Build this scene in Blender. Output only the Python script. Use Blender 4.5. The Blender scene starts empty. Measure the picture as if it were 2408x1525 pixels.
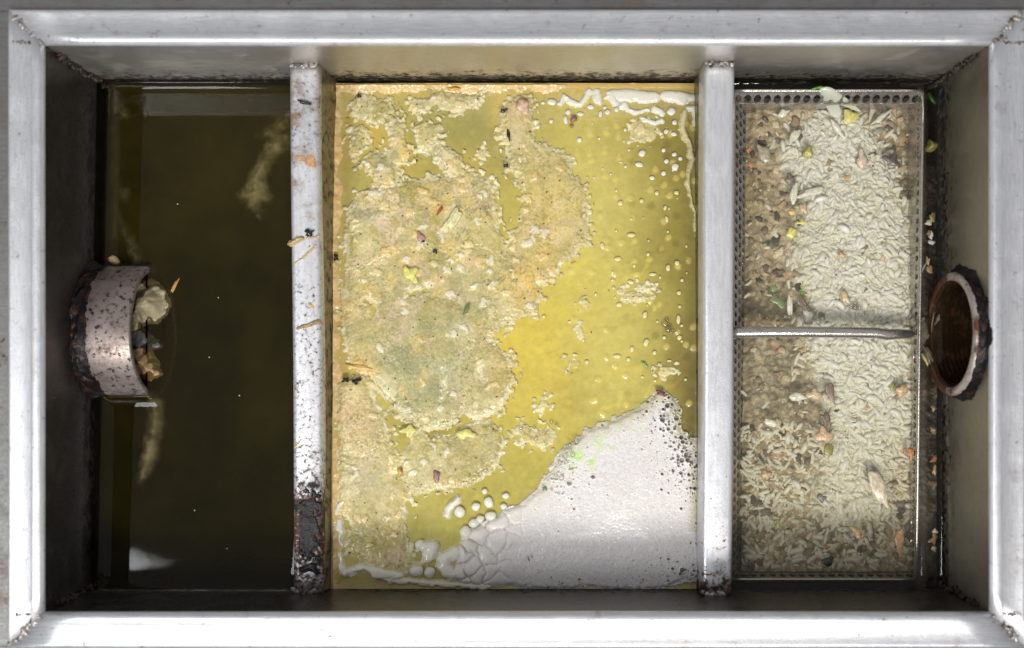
import bpy, bmesh, math, random
import numpy as np
from mathutils import Vector, Matrix, Euler

# ------------------------------------------------------------------ camera, world, lamps
SC = bpy.context.scene
COL = SC.collection
U, H = 0.00025, 0.60            # metres per photo unit on the rim plane (z = 0); camera height over the rim
VX, VY = 1250.0, 850.0          # where the straight-down axis meets the photo (2408 x 1525 units)

cd = bpy.data.cameras.new("camera")
cam = bpy.data.objects.new("camera", cd)
COL.objects.link(cam)
cam.location = (0, 0, H)
cd.sensor_width = 36.0
cd.lens = 36.0 * H / (2408 * U)
cd.shift_x = (1204 - VX) / 2408
cd.shift_y = (VY - 762) / 2408
cd.clip_start, cd.clip_end = 0.01, 50
cd.dof.use_dof = True
cd.dof.focus_distance = 0.672
cd.dof.aperture_fstop = 3.6
SC.camera = cam

W = bpy.data.worlds.new("World")
SC.world = W
W.use_nodes = True
W.node_tree.nodes["Background"].inputs["Color"].default_value = (0.93, 0.95, 1.0, 1)
W.node_tree.nodes["Background"].inputs["Strength"].default_value = 0.36


def area_lamp(name, loc, target, sx, sy, power, col):
    d = bpy.data.lights.new(name, 'AREA')
    d.shape, d.size, d.size_y, d.energy, d.color = 'RECTANGLE', sx, sy, power, col
    o = bpy.data.objects.new(name, d)
    COL.objects.link(o)
    o.location = loc
    o.rotation_euler = (Vector(target) - Vector(loc)).to_track_quat('-Z', 'Y').to_euler()
    return o


area_lamp("front_softbox", (0.22, -1.42, 2.0), (0.0, 0, -0.05), 1.0, 0.55, 46.0, (1.0, 0.97, 0.94))
side = area_lamp("side_softbox", (-1.18, -0.700, 2.0), (-1.18, -0.700, 0), 0.75, 0.75, 24.0, (0.95, 0.97, 1.0))
side.rotation_euler = (0, 0, -0.30)

SC.view_settings.view_transform = 'Standard'
SC.view_settings.look = 'None'
SC.view_settings.exposure = 0.0
SC.view_settings.gamma = 1.0
SC.view_settings.use_curve_mapping = False
SC.cycles.use_denoising = True
SC.cycles.max_bounces = 8
SC.cycles.transparent_max_bounces = 12
SC.cycles.caustics_reflective = False
SC.cycles.caustics_refractive = False
SC.cycles.sample_clamp_indirect = 3.0

# ------------------------------------------------------------------ helpers
RNG = random.Random(7)
ZA, ZB = -0.066, -0.0391        # liquid level: z = ZA + ZB * (y + 0.1471)  (the trap stands slightly out of level)


def zw(y):
    return ZA + ZB * (y + 0.1471)


def P(px, py, z):
    k = U * (H - z) / H
    return ((px - VX) * k, -(py - VY) * k, z)


def PW(px, py, dz=0.0):
    """point of the liquid surface, dz above it"""
    q = (np.asarray(py, float) - VY) * U / H
    a = ZA + ZB * 0.1471
    z = (a - ZB * q * H) / (1 - ZB * q)
    k = U * (H - z) / H
    return (np.asarray(px, float) - VX) * k, -(np.asarray(py, float) - VY) * k, z + dz


def PD(px, py, d):
    """point d below the liquid level that shows at px, py"""
    q = (np.asarray(py, float) - VY) * U / H
    a = ZA + ZB * 0.1471 - d
    z = (a - ZB * q * H) / (1 - ZB * q)
    k = U * (H - z) / H
    return (np.asarray(px, float) - VX) * k, -(np.asarray(py, float) - VY) * k, z


def lin(r, g, b):
    f = lambda c: (c / 255 / 12.92) if c / 255 <= 0.04045 else ((c / 255 + 0.055) / 1.055) ** 2.4
    return np.array([f(r), f(g), f(b)])


def C(r, g, b, gain=1.2):
    c = lin(r, g, b) * gain
    return np.maximum(c * min(1.0, 0.86 / max(c.max(), 1e-6)), 0.002)


def tag(o, label=None, cat=None, group=None, kind=None):
    if label: o['label'] = label
    if cat: o['category'] = cat
    if group: o['group'] = group
    if kind: o['kind'] = kind
    return o


def empty(name, loc=(0, 0, 0)):
    o = bpy.data.objects.new(name, None)
    o.empty_display_size = 0.01
    COL.objects.link(o)
    o.location = loc
    return o


def link(name, me, mat=None, parent=None, smooth=True):
    if mat and not me.materials: me.materials.append(mat)
    if smooth:
        me.polygons.foreach_set("use_smooth", [True] * len(me.polygons))
    o = bpy.data.objects.new(name, me)
    COL.objects.link(o)
    if parent: o.parent = parent
    return o


def mesh_np(name, verts, quads, col=None):
    verts = np.asarray(verts, np.float32); quads = np.asarray(quads, np.int32)
    n = quads.shape[1]
    me = bpy.data.meshes.new(name)
    me.vertices.add(len(verts)); me.vertices.foreach_set("co", verts.ravel())
    me.loops.add(quads.size); me.loops.foreach_set("vertex_index", quads.ravel())
    me.polygons.add(len(quads))
    me.polygons.foreach_set("loop_start", np.arange(0, quads.size, n, dtype=np.int32))
    me.polygons.foreach_set("loop_total", np.full(len(quads), n, np.int32))
    me.update(calc_edges=True)
    if col is not None:
        a = me.color_attributes.new("Col", 'FLOAT_COLOR', 'POINT')
        a.data.foreach_set("color", np.asarray(col, np.float32).ravel())
    return me


def mesh_py(name, verts, faces, mat=None, parent=None, smooth=False):
    me = bpy.data.meshes.new(name)
    me.from_pydata([tuple(v) for v in verts], [], faces)
    me.update()
    return link(name, me, mat, parent, smooth)


def box_bm(bm, x0, x1, y0, y1, z0, z1):
    vs = [bm.verts.new((x, y, z)) for x in (x0, x1) for y in (y0, y1) for z in (z0, z1)]
    for f in ((0, 1, 3, 2), (4, 6, 7, 5), (0, 4, 5, 1), (2, 3, 7, 6), (0, 2, 6, 4), (1, 5, 7, 3)):
        bm.faces.new([vs[i] for i in f])


def bm_obj(name, bm, mat, parent=None, smooth=False):
    bmesh.ops.recalc_face_normals(bm, faces=bm.faces)
    me = bpy.data.meshes.new(name)
    bm.to_mesh(me); bm.free()
    return link(name, me, mat, parent, smooth)


# --- numpy noise
def _tab(seed):
    return np.random.RandomState(seed).rand(256, 256).astype(np.float32)


def vn(X, Y, s, seed=0):
    T = _tab(seed)
    x = X / s; y = Y / s
    xi = np.floor(x).astype(int); yi = np.floor(y).astype(int)
    fx = x - xi; fy = y - yi
    fx = fx * fx * fx * (fx * (fx * 6 - 15) + 10); fy = fy * fy * fy * (fy * (fy * 6 - 15) + 10)
    a = T[xi & 255, yi & 255]; b = T[(xi + 1) & 255, yi & 255]
    c = T[xi & 255, (yi + 1) & 255]; d = T[(xi + 1) & 255, (yi + 1) & 255]
    return (a + (b - a) * fx) * (1 - fy) + (c + (d - c) * fx) * fy


def fbm(X, Y, s, seed=0, octv=4, gain=0.5):
    t = 0; w = 1.0; tot = 0
    for i in range(octv):
        t = t + w * (vn(X + 37 * i, Y + 91 * i, s / 2 ** i, seed + i) - 0.5); tot += w; w *= gain
    return t / tot * 2      # about -1..1


def worley(X, Y, s, seed=0):
    T1, T2, T3 = _tab(seed + 500), _tab(seed + 501), _tab(seed + 502)
    x = X / s; y = Y / s
    xi = np.floor(x).astype(int); yi = np.floor(y).astype(int)
    f1 = np.full(X.shape, 9.0); f2 = np.full(X.shape, 9.0); idr = np.zeros(X.shape)
    for i in (-1, 0, 1):
        for j in (-1, 0, 1):
            cx = xi + i; cy = yi + j
            dx = cx + T1[cx & 255, cy & 255] - x; dy = cy + T2[cx & 255, cy & 255] - y
            d = np.sqrt(dx * dx + dy * dy)
            nearer = d < f1
            f2 = np.where(nearer, f1, np.minimum(f2, d))
            idr = np.where(nearer, T3[cx & 255, cy & 255], idr)
            f1 = np.where(nearer, d, f1)
    return f1, f2, idr


def sst(a, b, x):
    t = np.clip((x - a) / (b - a), 0, 1)
    return t * t * (3 - 2 * t)


def sd_poly(X, Y, pts):
    """signed distance, positive inside"""
    pts = np.asarray(pts, float); n = len(pts)
    d = np.full(X.shape, 1e9); inside = np.zeros(X.shape, bool)
    for i in range(n):
        ax, ay = pts[i]; bx, by = pts[(i + 1) % n]
        ex, ey = bx - ax, by - ay
        t = np.clip(((X - ax) * ex + (Y - ay) * ey) / (ex * ex + ey * ey + 1e-9), 0, 1)
        d = np.minimum(d, np.hypot(X - ax - t * ex, Y - ay - t * ey))
        cond = ((ay > Y) != (by > Y))
        inside ^= cond & (X < ex * (Y - ay) / (ey if abs(ey) > 1e-9 else 1e-9) + ax)
    return np.where(inside, d, -d)


def sd_line(X, Y, pts):
    """pts = (x, y, radius) along a strand"""
    d = np.full(X.shape, -1e9)
    for (ax, ay, ar), (bx, by, br) in zip(pts[:-1], pts[1:]):
        ex, ey = bx - ax, by - ay
        t = np.clip(((X - ax) * ex + (Y - ay) * ey) / (ex * ex + ey * ey + 1e-9), 0, 1)
        d = np.maximum(d, ar + (br - ar) * t - np.hypot(X - ax - t * ex, Y - ay - t * ey))
    return d


def patch(name, bounds, step, fn, mat, parent=None, base=PW):
    """relief mesh laid on the liquid: fn(X, Y) -> keep mask, height (m), colour (..,3), roughness"""
    x0, x1, y0, y1 = bounds
    xs = np.arange(x0, x1 + step * .5, step, float); ys = np.arange(y0, y1 + step * .5, step, float)
    X, Y = np.meshgrid(xs, ys, indexing='ij')
    keep, h, col, rough = fn(X, Y)
    vx, vy, vz = base(X, Y)
    V = np.stack([vx, vy, vz + h], -1).reshape(-1, 3)
    CL = np.concatenate([np.broadcast_to(col, X.shape + (3,)), np.broadcast_to(np.asarray(rough, float), X.shape)[..., None]], -1).reshape(-1, 4)
    nx, ny = X.shape
    idx = np.arange(nx * ny).reshape(nx, ny)
    cell = keep[:-1, :-1] & keep[1:, :-1] & keep[1:, 1:] & keep[:-1, 1:]
    Q = np.stack([idx[:-1, :-1], idx[:-1, 1:], idx[1:, 1:], idx[1:, :-1]], -1)[cell]
    Q = Q[:, ::-1]
    used, inv = np.unique(Q, return_inverse=True)
    return link(name, mesh_np(name, V[used], inv.reshape(Q.shape), np.clip(CL[used], 0, 1)), mat, parent)


# ------------------------------------------------------------------ materials
def new_mat(name):
    m = bpy.data.materials.new(name); m.use_nodes = True
    nt = m.node_tree
    return m, nt, nt.nodes, nt.links, nt.nodes["Principled BSDF"]


def tex_noise(nt, vec, scale, detail=4, rough=0.55, dist=0.0):
    n = nt.nodes.new("ShaderNodeTexNoise")
    n.inputs["Scale"].default_value = scale; n.inputs["Detail"].default_value = detail
    n.inputs["Roughness"].default_value = rough; n.inputs["Distortion"].default_value = dist
    nt.links.new(vec, n.inputs["Vector"])
    return n.outputs["Fac"]


def maprange(nt, val, a, b, c=0.0, d=1.0):
    n = nt.nodes.new("ShaderNodeMapRange"); n.interpolation_type = 'SMOOTHSTEP'
    for k, v in (("From Min", a), ("From Max", b), ("To Min", c), ("To Max", d)): n.inputs[k].default_value = v
    nt.links.new(val, n.inputs["Value"])
    return n.outputs["Result"]


def math_n(nt, op, a, b):
    n = nt.nodes.new("ShaderNodeMath"); n.operation = op
    for i, v in enumerate((a, b)):
        if isinstance(v, (int, float)): n.inputs[i].default_value = v
        else: nt.links.new(v, n.inputs[i])
    return n.outputs[0]


def mixc(nt, fac, a, b, mode='MIX'):
    n = nt.nodes.new("ShaderNodeMix"); n.data_type = 'RGBA'; n.blend_type = mode
    for sock, v in ((n.inputs[0], fac), (n.inputs[6], a), (n.inputs[7], b)):
        if isinstance(v, (int, float)): sock.default_value = v
        elif isinstance(v, (tuple, list, np.ndarray)): sock.default_value = (*[float(q) for q in v[:3]], 1)
        else: nt.links.new(v, sock)
    return n.outputs[2]


def ramp(nt, val, stops):
    n = nt.nodes.new("ShaderNodeValToRGB"); e = n.color_ramp.elements
    while len(e) < len(stops): e.new(0.5)
    for k, (p, v) in zip(e, stops): k.position = p; k.color = (v, v, v, 1)
    nt.links.new(val, n.inputs[0])
    return n.outputs[0]


def bump(nt, b, height, strength, dist):
    n = nt.nodes.new("ShaderNodeBump"); n.inputs["Strength"].default_value = strength; n.inputs["Distance"].default_value = dist
    nt.links.new(height, n.inputs["Height"]); nt.links.new(n.outputs["Normal"], b.inputs["Normal"])


def steel(name, base, metal=0.6, rough=0.4, brush=(1, 1, 1), stains=(), rvar=0.12):
    """stains: (colour, noise scale, threshold, softness, gate) ; gate = None or (axis, lo, hi, stops)"""
    m, nt, N, L, b = new_mat(name)
    co = N.new("ShaderNodeTexCoord").outputs["Object"]
    mp = N.new("ShaderNodeMapping"); mp.inputs["Scale"].default_value = brush
    L.new(co, mp.inputs["Vector"])
    br = tex_noise(nt, mp.outputs[0], 400, 3, 0.6)
    cloud = tex_noise(nt, co, 28, 4, 0.6)
    fine = tex_noise(nt, co, 900, 2, 0.6)
    col = mixc(nt, cloud, np.array(base) * 0.93, np.array(base) * 1.06)
    col = mixc(nt, maprange(nt, br, 0.35, 0.65, 0.0, 0.35), col, np.array(base) * 0.72)
    band = tex_noise(nt, mp.outputs[0], 70, 4, 0.7)
    col = mixc(nt, maprange(nt, band, 0.36, 0.66, 0.0, 0.42), col, np.array(base) * 0.62)
    smear = tex_noise(nt, co, 55, 5, 0.65, 0.6)
    rg = maprange(nt, br, 0.3, 0.7, rough - rvar * .5, rough + rvar)
    rg = math_n(nt, 'ADD', rg, maprange(nt, smear, 0.45, 0.72, -.03, .09))
    sep = N.new("ShaderNodeSeparateXYZ"); L.new(co, sep.inputs[0])
    allm = None
    for k, (sc, ns, th, so, gate) in enumerate(stains):
        off = N.new("ShaderNodeMapping"); off.inputs["Location"].default_value = (0.37 * k, 0.11 * k, 0.7 * k)
        L.new(co, off.inputs["Vector"])
        n = tex_noise(nt, off.outputs[0], ns, 5, 0.62)
        if gate:
            ax, lo, hi, stops = gate
            g = ramp(nt, maprange_lin(nt, sep.outputs[ax], lo, hi), stops)
            n = math_n(nt, 'ADD', n, math_n(nt, 'MULTIPLY', math_n(nt, 'SUBTRACT', g, 0.5), 0.7))
        f = maprange(nt, n, th, th + so)
        halo = maprange(nt, n, th - .10, th + so * .5)
        col = mixc(nt, math_n(nt, 'MULTIPLY', halo, 0.38), col, np.array(sc) * .6 + np.array([.20, .15, .10]) * .5)
        col = mixc(nt, f, col, sc)
        allm = f if allm is None else math_n(nt, 'MAXIMUM', allm, f)
    if allm is not None:
        L.new(math_n(nt, 'MULTIPLY', math_n(nt, 'SUBTRACT', 1.0, allm), metal), b.inputs["Metallic"])
        rg = math_n(nt, 'ADD', rg, math_n(nt, 'MULTIPLY', allm, 0.25))
    else:
        b.inputs["Metallic"].default_value = metal
    L.new(col, b.inputs["Base Color"]); L.new(rg, b.inputs["Roughness"])
    hgt = math_n(nt, 'ADD', math_n(nt, 'MULTIPLY', br, 0.5), fine)
    if allm is not None: hgt = math_n(nt, 'ADD', hgt, math_n(nt, 'MULTIPLY', allm, 1.5))
    bump(nt, b, hgt, 0.25, 0.0003)
    return m


def maprange_lin(nt, val, a, b):
    n = nt.nodes.new("ShaderNodeMapRange")
    n.inputs["From Min"].default_value = a; n.inputs["From Max"].default_value = b
    nt.links.new(val, n.inputs["Value"])
    return n.outputs["Result"]


def vcol(name, coat=0.0, bs=1200, bstr=0.3, bdist=0.0004, sss=0.0, spec=0.5, var=0.25):
    """organic matter: colour from the mesh, fine grain and relief on top; alpha = roughness"""
    m, nt, N, L, b = new_mat(name)
    at = N.new("ShaderNodeVertexColor"); at.layer_name = "Col"
    co = N.new("ShaderNodeTexCoord").outputs["Object"]
    n = tex_noise(nt, co, bs, 4, 0.6)
    n2 = tex_noise(nt, co, bs * 0.28, 3, 0.6)
    v = maprange(nt, n, 0.3, 0.7, 1 - var, 1 + var * .5)
    vec = N.new("ShaderNodeVectorMath"); vec.operation = 'SCALE'
    L.new(at.outputs["Color"], vec.inputs[0]); L.new(v, vec.inputs["Scale"])
    L.new(vec.outputs[0], b.inputs["Base Color"])
    L.new(at.outputs["Alpha"], b.inputs["Roughness"])
    b.inputs["Specular IOR Level"].default_value = spec
    b.inputs["Coat Weight"].default_value = coat
    b.inputs["Coat Roughness"].default_value = 0.08
    if sss:
        b.inputs["Subsurface Weight"].default_value = sss
        b.inputs["Subsurface Radius"].default_value = (1.0, 0.9, 0.7)
        b.inputs["Subsurface Scale"].default_value = 0.002
    bump(nt, b, math_n(nt, 'ADD', n, n2), bstr, bdist)
    return m


_MC = {}


def plain(rgb, rough=0.35, var=0.3, scale=500, coat=0.3, metal=0.0, alpha=1.0):
    key = (tuple(rgb), rough, var, scale, coat, metal, alpha)
    if key in _MC: return _MC[key]
    m, nt, N, L, b = new_mat("matter")
    co = N.new("ShaderNodeTexCoord").outputs["Object"]
    n = tex_noise(nt, co, scale, 4, 0.6)
    c = C(*rgb)
    L.new(mixc(nt, maprange(nt, n, 0.3, 0.7), c * (1 - var), np.clip(c * (1 + var * .6), 0, .9)), b.inputs["Base Color"])
    b.inputs["Roughness"].default_value = rough; b.inputs["Metallic"].default_value = metal
    b.inputs["Coat Weight"].default_value = coat; b.inputs["Coat Roughness"].default_value = 0.1
    b.inputs["Alpha"].default_value = alpha
    bump(nt, b, n, 0.3, 0.0005)
    _MC[key] = m
    return m


def water_mat(name, tint, murk, murk_amt, bs=60, bstr=0.04, ior=1.33):
    m, nt, N, L, b = new_mat(name)
    N.remove(b)
    out = N["Material Output"]
    tr = N.new("ShaderNodeBsdfTransparent"); tr.inputs[0].default_value = (*tint, 1)
    df = N.new("ShaderNodeBsdfDiffuse")
    gl = N.new("ShaderNodeBsdfGlossy"); gl.inputs["Roughness"].default_value = 0.03
    fr = N.new("ShaderNodeFresnel"); fr.inputs["IOR"].default_value = ior
    co = N.new("ShaderNodeTexCoord").outputs["Object"]
    n = tex_noise(nt, co, 45, 4, 0.6)
    n2 = tex_noise(nt, co, 14, 3, 0.6)
    L.new(mixc(nt, n2, np.array(murk) * 0.75, np.array(murk) * 1.2), df.inputs[0])
    a = N.new("ShaderNodeMixShader"); L.new(tr.outputs[0], a.inputs[1]); L.new(df.outputs[0], a.inputs[2])
    at = N.new("ShaderNodeVertexColor"); at.layer_name = "Col"      # alpha = how cloudy the water is here
    L.new(math_n(nt, 'MULTIPLY', maprange(nt, n, 0.25, 0.75, murk_amt * 0.8, murk_amt * 1.2), at.outputs['Alpha']), a.inputs[0])
    c = N.new("ShaderNodeMixShader"); L.new(a.outputs[0], c.inputs[1]); L.new(gl.outputs[0], c.inputs[2])
    L.new(fr.outputs[0], c.inputs[0]); L.new(c.outputs[0], out.inputs["Surface"])
    bp = N.new("ShaderNodeBump"); bp.inputs["Strength"].default_value = bstr; bp.inputs["Distance"].default_value = 0.002
    L.new(tex_noise(nt, co, bs, 2, 0.5), bp.inputs["Height"])
    L.new(bp.outputs[0], gl.inputs["Normal"]); L.new(bp.outputs[0], fr.inputs["Normal"])
    return m


BROWN, BLACK, RUST = lin(70, 42, 30), lin(24, 18, 16), lin(120, 62, 30)
ZLO, ZHI = 0.165 - 0.10, 0.165      # wall stains follow the waterline (heights in the trap's own frame)
SPECK = [(lin(70, 55, 40), 220, 0.70, 0.03, None), (lin(140, 118, 92), 60, 0.68, 0.12, None), (lin(60, 48, 40), 520, 0.71, 0.03, None)]
M_RIMX = steel("rim_steel", (.74, .74, .755), 0.72, 0.40, (1, 14, 8), SPECK)
M_RIMY = steel("rim_steel_lengthwise", (.74, .74, .755), 0.72, 0.40, (14, 1, 8), SPECK)
M_WELD = steel("weld_steel", (.52, .49, .46), 0.8, 0.46, (1, 1, 1), [(BROWN, 160, 0.48, 0.15, None), (BLACK, 300, 0.57, 0.06, None)])
WATERLINE = (2, ZLO, ZHI, [(0.0, 0.95), (0.25, 0.84), (0.38, 0.62), (0.52, 0.40), (0.62, 0.28), (1.0, 0.24)])
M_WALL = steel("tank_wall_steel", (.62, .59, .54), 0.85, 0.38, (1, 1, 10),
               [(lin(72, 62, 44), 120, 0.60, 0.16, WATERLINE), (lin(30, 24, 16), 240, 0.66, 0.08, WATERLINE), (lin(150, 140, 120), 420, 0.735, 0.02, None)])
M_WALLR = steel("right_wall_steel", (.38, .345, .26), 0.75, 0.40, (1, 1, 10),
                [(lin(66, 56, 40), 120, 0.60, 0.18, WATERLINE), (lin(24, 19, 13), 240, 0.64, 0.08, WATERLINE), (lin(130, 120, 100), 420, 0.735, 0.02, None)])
M_WALL_SHADE = steel("tank_wall_steel_shaded", (.17, .155, .14), 0.9, 0.30, (1, 1, 10),
                [(lin(24, 20, 13), 90, 0.50, 0.18, WATERLINE), (lin(9, 7, 5), 200, 0.58, 0.08, WATERLINE), (lin(120, 112, 96), 420, 0.74, 0.02, None)])  # shade on the left and front walls put into a darker base colour
GL = [(0.0, .55), (.05, .74), (.10, .84), (.175, .80), (.20, .58), (.30, .48), (.45, .52), (.60, .44), (.72, .34), (.86, .46), (.93, .50), (1.0, .38)]
M_DIVL = steel("left_divider_steel", (.74, .735, .75), 0.5, 0.42, (6, 1, 1),
               [(lin(140, 116, 92), 75, 0.60, 0.14, (1, -.148, .187, [(0, .55), (.3, .38), (.6, .44), (.78, .56), (.9, .60), (1, .55)])),
                (lin(74, 44, 32), 420, 0.555, 0.14, (1, -.148, .187, GL)),
                (lin(28, 20, 20), 90, 0.605, 0.07, (1, -.148, .187, [(0, .5), (.06, .55), (.09, .62), (.18, .64), (.22, .5), (.3, .3), (.75, .3), (.88, .45), (.95, .42), (1, .3)]))])
M_DIVR = steel("right_divider_steel", (.78, .78, .80), 0.5, 0.36, (8, 1, 1),
               [(lin(120, 70, 45), 420, 0.66, 0.03, (1, -.148, .187, [(0, .75), (.06, .56), (.2, .46), (1, .40)])),
                (lin(66, 50, 36), 160, 0.60, 0.1, (1, -.148, .187, [(0, .8), (.035, .6), (.08, .35), (.9, .3), (1, .3)]))])
M_DIVFACE = steel("grease_stained_divider_side", (.30, .25, .15), 0.5, 0.4, (1, 8, 1), [(lin(52, 40, 18), 160, 0.5, 0.15, None), (lin(150, 128, 80), 500, 0.64, 0.06, None)])
M_PIPE = steel("outlet_pipe_steel", (.37, .305, .28), 0.6, 0.42, (1, 1, 1),
               [(lin(120, 92, 66), 50, 0.60, 0.18, None), (lin(58, 36, 26), 90, 0.60, 0.12, None), (lin(26, 18, 16), 300, 0.58, 0.05, None)])
M_COLLAR = steel("inlet_collar_steel", (.60, .53, .48), 0.5, 0.36, (1, 1, 1), [(lin(88, 48, 24), 60, 0.5, 0.12, (2, .0805, .1615, [(0, .95), (.36, .85), (.5, .45), (.75, .3), (.93, .45), (1, .7)])), (lin(160, 110, 70), 70, 0.62, 0.12, None), (lin(36, 22, 16), 190, 0.62, 0.06, None)])
M_THREAD = steel("rusty_thread", (.07, .04, .016), 0.5, 0.25, (1, 1, 1), [(lin(84, 40, 14), 120, 0.55, 0.15, None)])
M_CHAR = vcol("charred_weld", 0.05, 900, 0.5, 0.0006, spec=0.25, var=0.5)
M_BASKET = steel("perforated_steel", (.62, .58, .52), 0.85, 0.25, (1, 1, 1), [(lin(80, 62, 40), 150, 0.62, 0.1, None)])
M_ROD = steel("handle_steel", (.70, .65, .58), 0.9, 0.2, (1, 6, 6), [(lin(120, 80, 50), 200, 0.66, 0.06, None)])
M_CRUST = vcol("fat_crust", 0.25, 1700, 0.18, 0.0003, sss=0.35, var=0.16)
M_GREASE = vcol("yellow_grease", 0.6, 200, 0.30, 0.0008, var=0.06)
M_FAT = vcol("white_fat", 0.35, 700, 0.10, 0.0004, sss=0.25, var=0.06)
M_FOAM = vcol("soap_foam", 0.25, 2600, 0.28, 0.0003, sss=0.4, var=0.06)
M_SLUDGE = vcol("food_sludge", 0.1, 900, 0.5, 0.001, var=0.3)

# ------------------------------------------------------------------ the trap
XL, XR, YT, YB = -0.288, 0.27075, 0.187, -0.14825
ZF = -0.165
trap = tag(empty("grease_trap", (0, 0, ZF)), "open stainless steel grease trap with two dividers and stained walls", "grease trap")
trap_inv = Matrix.Translation((0, 0, -ZF))


def part(name, bm, mat, smooth=False, parent=None):
    bm.transform(trap_inv if parent is None else parent.matrix_local.inverted() @ trap_inv)
    return bm_obj(name, bm, mat, parent or trap, smooth)


def own(o, parent=None):
    """hang a mesh already built in world coordinates under the trap"""
    o.data.transform(trap_inv); o.parent = parent or trap
    return o


# rim: four mitred bars swept from one profile (outward offset, height)
PROF = [(-0.0006, -0.0036), (-0.0006, -0.0028), (-0.0002, -0.0019), (0.0003, -0.0016), (0.0009, -0.0007), (0.0020, -0.0002), (0.0034, 0.0), (0.0056, 0.0), (0.0062, -0.00025),
        (0.0068, -0.0005), (0.0168, -0.0005), (0.0182, -0.0002), (0.0194, -0.0003), (0.0201, -0.0009), (0.0205, -0.0022), (0.0205, -0.016)]
CORN = [(XL, YB), (XR, YB), (XR, YT), (XL, YT)]
OUT = [(-1, -1), (1, -1), (1, 1), (-1, 1)]
for i in range(4):
    j = (i + 1) % 4
    bm = bmesh.new()
    rows = []
    NS = 24
    for s in range(NS + 1):
        t = s / NS
        row = []
        for (u, z) in PROF:
            ax, ay = CORN[i][0] + OUT[i][0] * u, CORN[i][1] + OUT[i][1] * u
            bx, by = CORN[j][0] + OUT[j][0] * u, CORN[j][1] + OUT[j][1] * u
            gap = 0.0004
            tt = gap + (1 - 2 * gap) * t
            row.append(bm.verts.new((ax + (bx - ax) * tt, ay + (by - ay) * tt, z + 0.00012 * math.sin(9 * t + i * 2))))
        rows.append(row)
    for a, b in zip(rows[:-1], rows[1:]):
        for k in range(len(PROF) - 1):
            bm.faces.new((a[k], a[k + 1], b[k + 1], b[k]))
    bm.faces.new(rows[0]); bm.faces.new(rows[-1][::-1])
    o = part("rim_bar", bm, M_RIMX if i % 2 == 0 else M_RIMY, True)
# weld beads across the mitres, and short ones where the flange meets
def bead(bm, pts, r, seed):
    rg = random.Random(seed)
    for (a, b) in zip(pts[:-1], pts[1:]):
        d = math.dist(a, b); n = max(2, int(d / (r * 1.0)))
        for k in range(n):
            t = (k + rg.uniform(-.3, .3)) / n
            c = [a[q] + (b[q] - a[q]) * t for q in range(3)]
            rr = r * rg.uniform(.30, 1.35)
            m = Matrix.Translation((c[0] + rg.uniform(-.7, .7) * r, c[1] + rg.uniform(-.7, .7) * r, c[2])) @ Matrix.Rotation(rg.uniform(0, 3), 4, 'Z') @ Matrix.Diagonal((rr * rg.uniform(1, 2.4), rr, rr * .5, 1))
            bmesh.ops.create_icosphere(bm, subdivisions=2, radius=1.0, matrix=m)


for i in range(4):
    (cx, cy), (ox, oy) = CORN[i], OUT[i]
    bm = bmesh.new()
    bead(bm, [(cx + ox * .0015, cy + oy * .0015, -.0004), (cx + ox * .018, cy + oy * .018, -.0008)], 0.0013, 30 + i)
    bead(bm, [(cx + ox * .003, cy + oy * .0005, -.0006), (cx + ox * .019, cy + oy * .0005, -.0006)], 0.0007, 40 + i)
    part("weld_bead", bm, M_WELD, True)
# outer flange, a step lower than the rim
bm = bmesh.new()
e = 0.0207
box_bm(bm, XL - .08, XR + .08, YT + e, YT + .08, -.007, -.0045)
box_bm(bm, XL - .08, XR + .08, YB - .08, YB - e, -.007, -.0045)
box_bm(bm, XL - .08, XL - e, YB - e + .0003, YT + e - .0003, -.007, -.0045)
box_bm(bm, XR + e, XR + .08, YB - e + .0003, YT + e - .0003, -.007, -.0045)
part("flange", bm, steel("flange_steel", (.24, .235, .225), 0.85, 0.5, (1, 8, 1), [(lin(70, 55, 40), 200, 0.66, 0.04, None), (lin(95, 75, 60), 40, 0.6, 0.2, None)]))  # base colour darkened to carry the shading on the flange

# walls
OC = (0.0200, -0.0820)      # outlet pipe axis (y, z)
IC = (0.0172, -0.0440)      # inlet collar axis
RO, RI = 0.0440, 0.0395
QO, QI = 0.0390, 0.0338


def holed_wall(x, t, y0, y1, z0, z1, cy, cz, r, mat):
    bm = bmesh.new()
    ang = [2 * math.pi * k / 48 for k in range(48)] + [math.atan2(b - cz, a - cy) % (2 * math.pi) for a in (y0, y1) for b in (z0, z1)]
    ang = sorted(ang)
    sides = []
    for xx in (x, x + t):
        inn, outn = [], []
        for a in ang:
            c, s = math.cos(a), math.sin(a)
            k = min(((y1 - cy) / c if c > 1e-9 else (y0 - cy) / c if c < -1e-9 else 9), ((z1 - cz) / s if s > 1e-9 else (z0 - cz) / s if s < -1e-9 else 9))
            inn.append(bm.verts.new((xx, cy + r * c, cz + r * s))); outn.append(bm.verts.new((xx, cy + k * c, cz + k * s)))
        sides.append((inn, outn))
    n = len(ang)
    for i in range(n):
        j = (i + 1) % n
        for (inn, outn) in sides: bm.faces.new((inn[i], inn[j], outn[j], outn[i]))
        bm.faces.new((sides[0][0][i], sides[0][0][j], sides[1][0][j], sides[1][0][i]))
        bm.faces.new((sides[0][1][i], sides[0][1][j], sides[1][1][j], sides[1][1][i]))
    return part("wall", bm, mat)


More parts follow.
